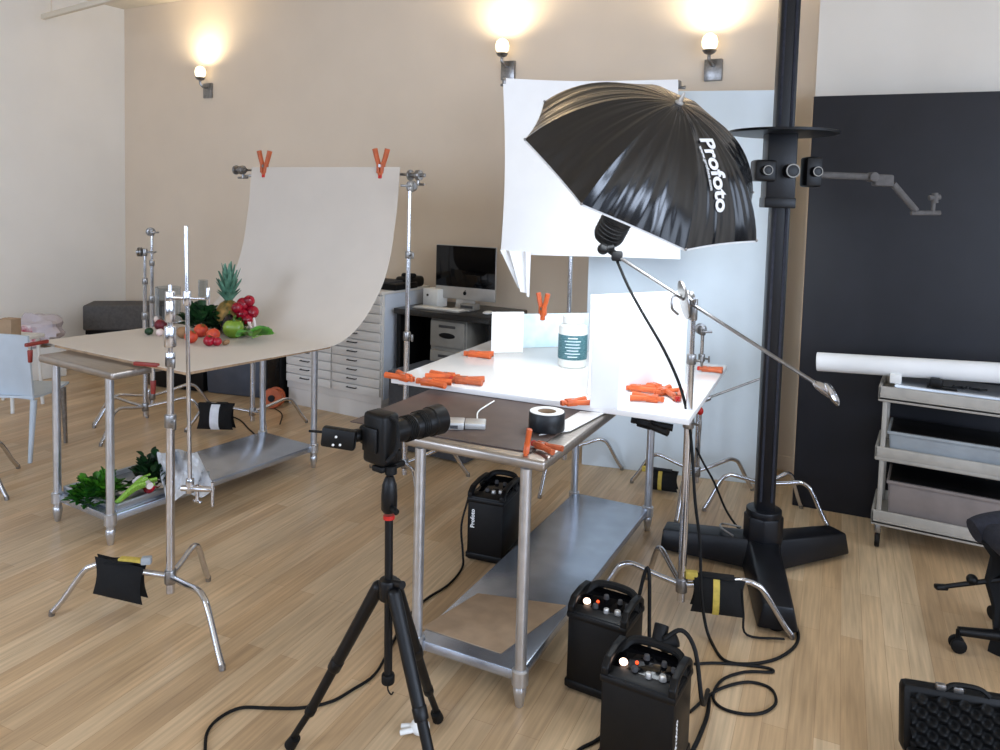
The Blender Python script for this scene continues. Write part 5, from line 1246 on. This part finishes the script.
# shelf things: sheet pan with greens, cloth
ZS = HS2+.0005
def os_(px, py, h=0): return atz(px, py, ZS+h)
pan4 = [T2(-.48, .03, 0), T2(-.03, .05, 0), T2(-.05, .62, 0), T2(-.48, .62, 0)]
t = thing('baking_tray', 'aluminium baking tray full of greens on the lower shelf', 'tray', T2(-.25, .33, ZS))
q = MB(); q.hexa([V3((p.x, p.y, ZS)) for p in pan4]+[V3((p.x, p.y, ZS+.006)) for p in pan4], .001); q.build('tray_base', 'silver_shelf', t)
q = MB()
for i in range(4): a, b = pan4[i], pan4[(i+1) % 4]; q.tube([V3((a.x, a.y, ZS+.03)), V3((b.x, b.y, ZS+.03))], .007, n=8); n_ = V3((-(b-a).y, (b-a).x, 0)).normalized()*.004; q.hexa([V3((a.x, a.y, ZS+.003))-n_, V3((b.x, b.y, ZS+.003))-n_, V3((b.x, b.y, ZS+.003))+n_, V3((a.x, a.y, ZS+.003))+n_, V3((a.x, a.y, ZS+.03))-n_, V3((b.x, b.y, ZS+.03))-n_, V3((b.x, b.y, ZS+.03))+n_, V3((a.x, a.y, ZS+.03))+n_])
q.build('tray_rim', 'silver_shelf', t)
ZS2 = ZS+.01
q = MB(); clump(q, atz(90, 500, ZS2), (.10, .09, .06), 150, .045, rnd, .3); tag(q.build('parsley', 'midleaf'), 'dark parsley at the shelf end of the tray beside the table leg', 'parsley')
q = MB(); clump(q, atz(100, 496, ZS2), (.13, .10, .12), 170, .055, rnd, .4); tag(q.build('lettuce', 'leaf'), 'bright green lettuce on the tray seen between the table legs', 'lettuce')
q = MB()
b0 = atz(112, 505, ZS2)
for k in range(9):
    s0 = atz(116+k*1.5, 503-k*1.2, ZS2+.02+.008*(k % 3)); e = s0+V3((.03+.014*(k % 4), .15-.02*(k % 3), .05+.012*(k % 3))); q.tube(spline([s0, s0.lerp(e, .5)+V3((0, 0, .02)), e], 4), [.013, .008], n=8)
tag(q.build('celery', 'celery'), 'pale green celery stalks on the tray on the lower shelf', 'celery')
q = MB(); clump(q, atz(134, 492, ZS2)+V3((.03, .08, .03)), (.11, .09, .16), 230, .05, rnd, .4); tag(q.build('kale_bunch', 'dkleaf'), 'dark green kale heap beside the white rag on the lower shelf', 'kale')
for i, (px, py, r) in enumerate(((149, 497, .03), (147, 489, .025))):
    p = atz(px, py, ZS2)+V3((0, 0, r+.02)); radish(p, r, ['red radish at the tray edge against the rag', 'smaller red radish just behind the tray edge radish'][i], 'radishes on the lower shelf', (.5, .2, .1))
tag(MB().tube(spline([atz(134, 482, ZS2+.06), atz(141, 478, ZS2+.09), atz(150, 486, ZS2+.08)], 5), [.012, .018], n=10).build('daikon', 'radwhite'), 'pale white root lying over the greens on the shelf', 'radish')
# rag hanging at the bottom of the grip arm
G = []
for i in range(19):
    a = i/18; row = []
    for j in range(19):
        b = j/18
        px = 156+41*b+(10+8*b)*a; py = (451+2*math.sin(9*b))*(1-a)+(499-7*b+3*math.sin(11*b))*a
        zz = ZS+.03+.17*(1-a)**1.0*(1-.3*b)+.03*math.sin(8*b+7*a)+.022*math.sin(19*b+4*a)*math.sin(13*a+6*b)+.012*math.sin(17*b-6*a)*(1-a*.6)
        row.append(atz(px, py, max(zz, ZS+.006)))
    G.append(row)
tag(MB().sheet(G, .004).build('white_rag', 'rag'), 'white crumpled cloth heaped on the lower shelf against the kale', 'cloth')
# remove the unused clamp prototypes, if any
for k, o in CP.items():
    if not used[k]:
        for c in KIDS(o): bpy.data.objects.remove(c)
        bpy.data.objects.remove(o)

# cardboard sheet on the near table's shelf, and a stand leg at the picture edge
quadslab('cardboard_sheet', 'cardboard', [atz(422, 628, HS), atz(501, 654, HS), atz(566, 606, HS), atz(478, 594, HS)], HS+.0005, HS+.004, 'brown cardboard sheet lying on the lower shelf of the long steel table', 'cardboard', .0005)
fe = atz(7, 500); eb = fe-RT*.42+V3((0, .1, 0)); eb = (eb.x, eb.y)
cstand('chrome stand at the picture edge with just one leg showing', eb, [tuple(fe.xy), (eb[0]-.4, eb[1]-.2), (eb[0]-.1, eb[1]+.42)], .1, 1.2)

jk = [(983, 540), (990, 556), (984, 580), (991, 604), (993, 632), (989, 655), (978, 674), (970, 694)]
G = []
for i in range(22):
    f = i/21*7; k = min(6, int(f)); a = f-k; px = jk[k][0]*(1-a)+jk[k+1][0]*a; py = jk[k][1]*(1-a)+jk[k+1][1]*a
    G.append([atd(px+75*(j/12), py+3*math.sin(j*1.3), 3.12-.02*math.sin(j*.9+i*.4)+.05*abs(j/12-.5)) for j in range(13)])
jt = thing('jacket', 'dark jacket draped over the office chair at the picture edge', 'jacket', (OX, OY, .1))
MB().sheet(G, .02).build('body', 'cloth', jt)
MB().tube(spline([atd(974, 531, 3.2), atd(985, 528, 3.2), atd(1004, 526, 3.22), atd(1040, 524, 3.25)], 5), [.05, .07], n=14).build('sleeve', 'navy', jt)
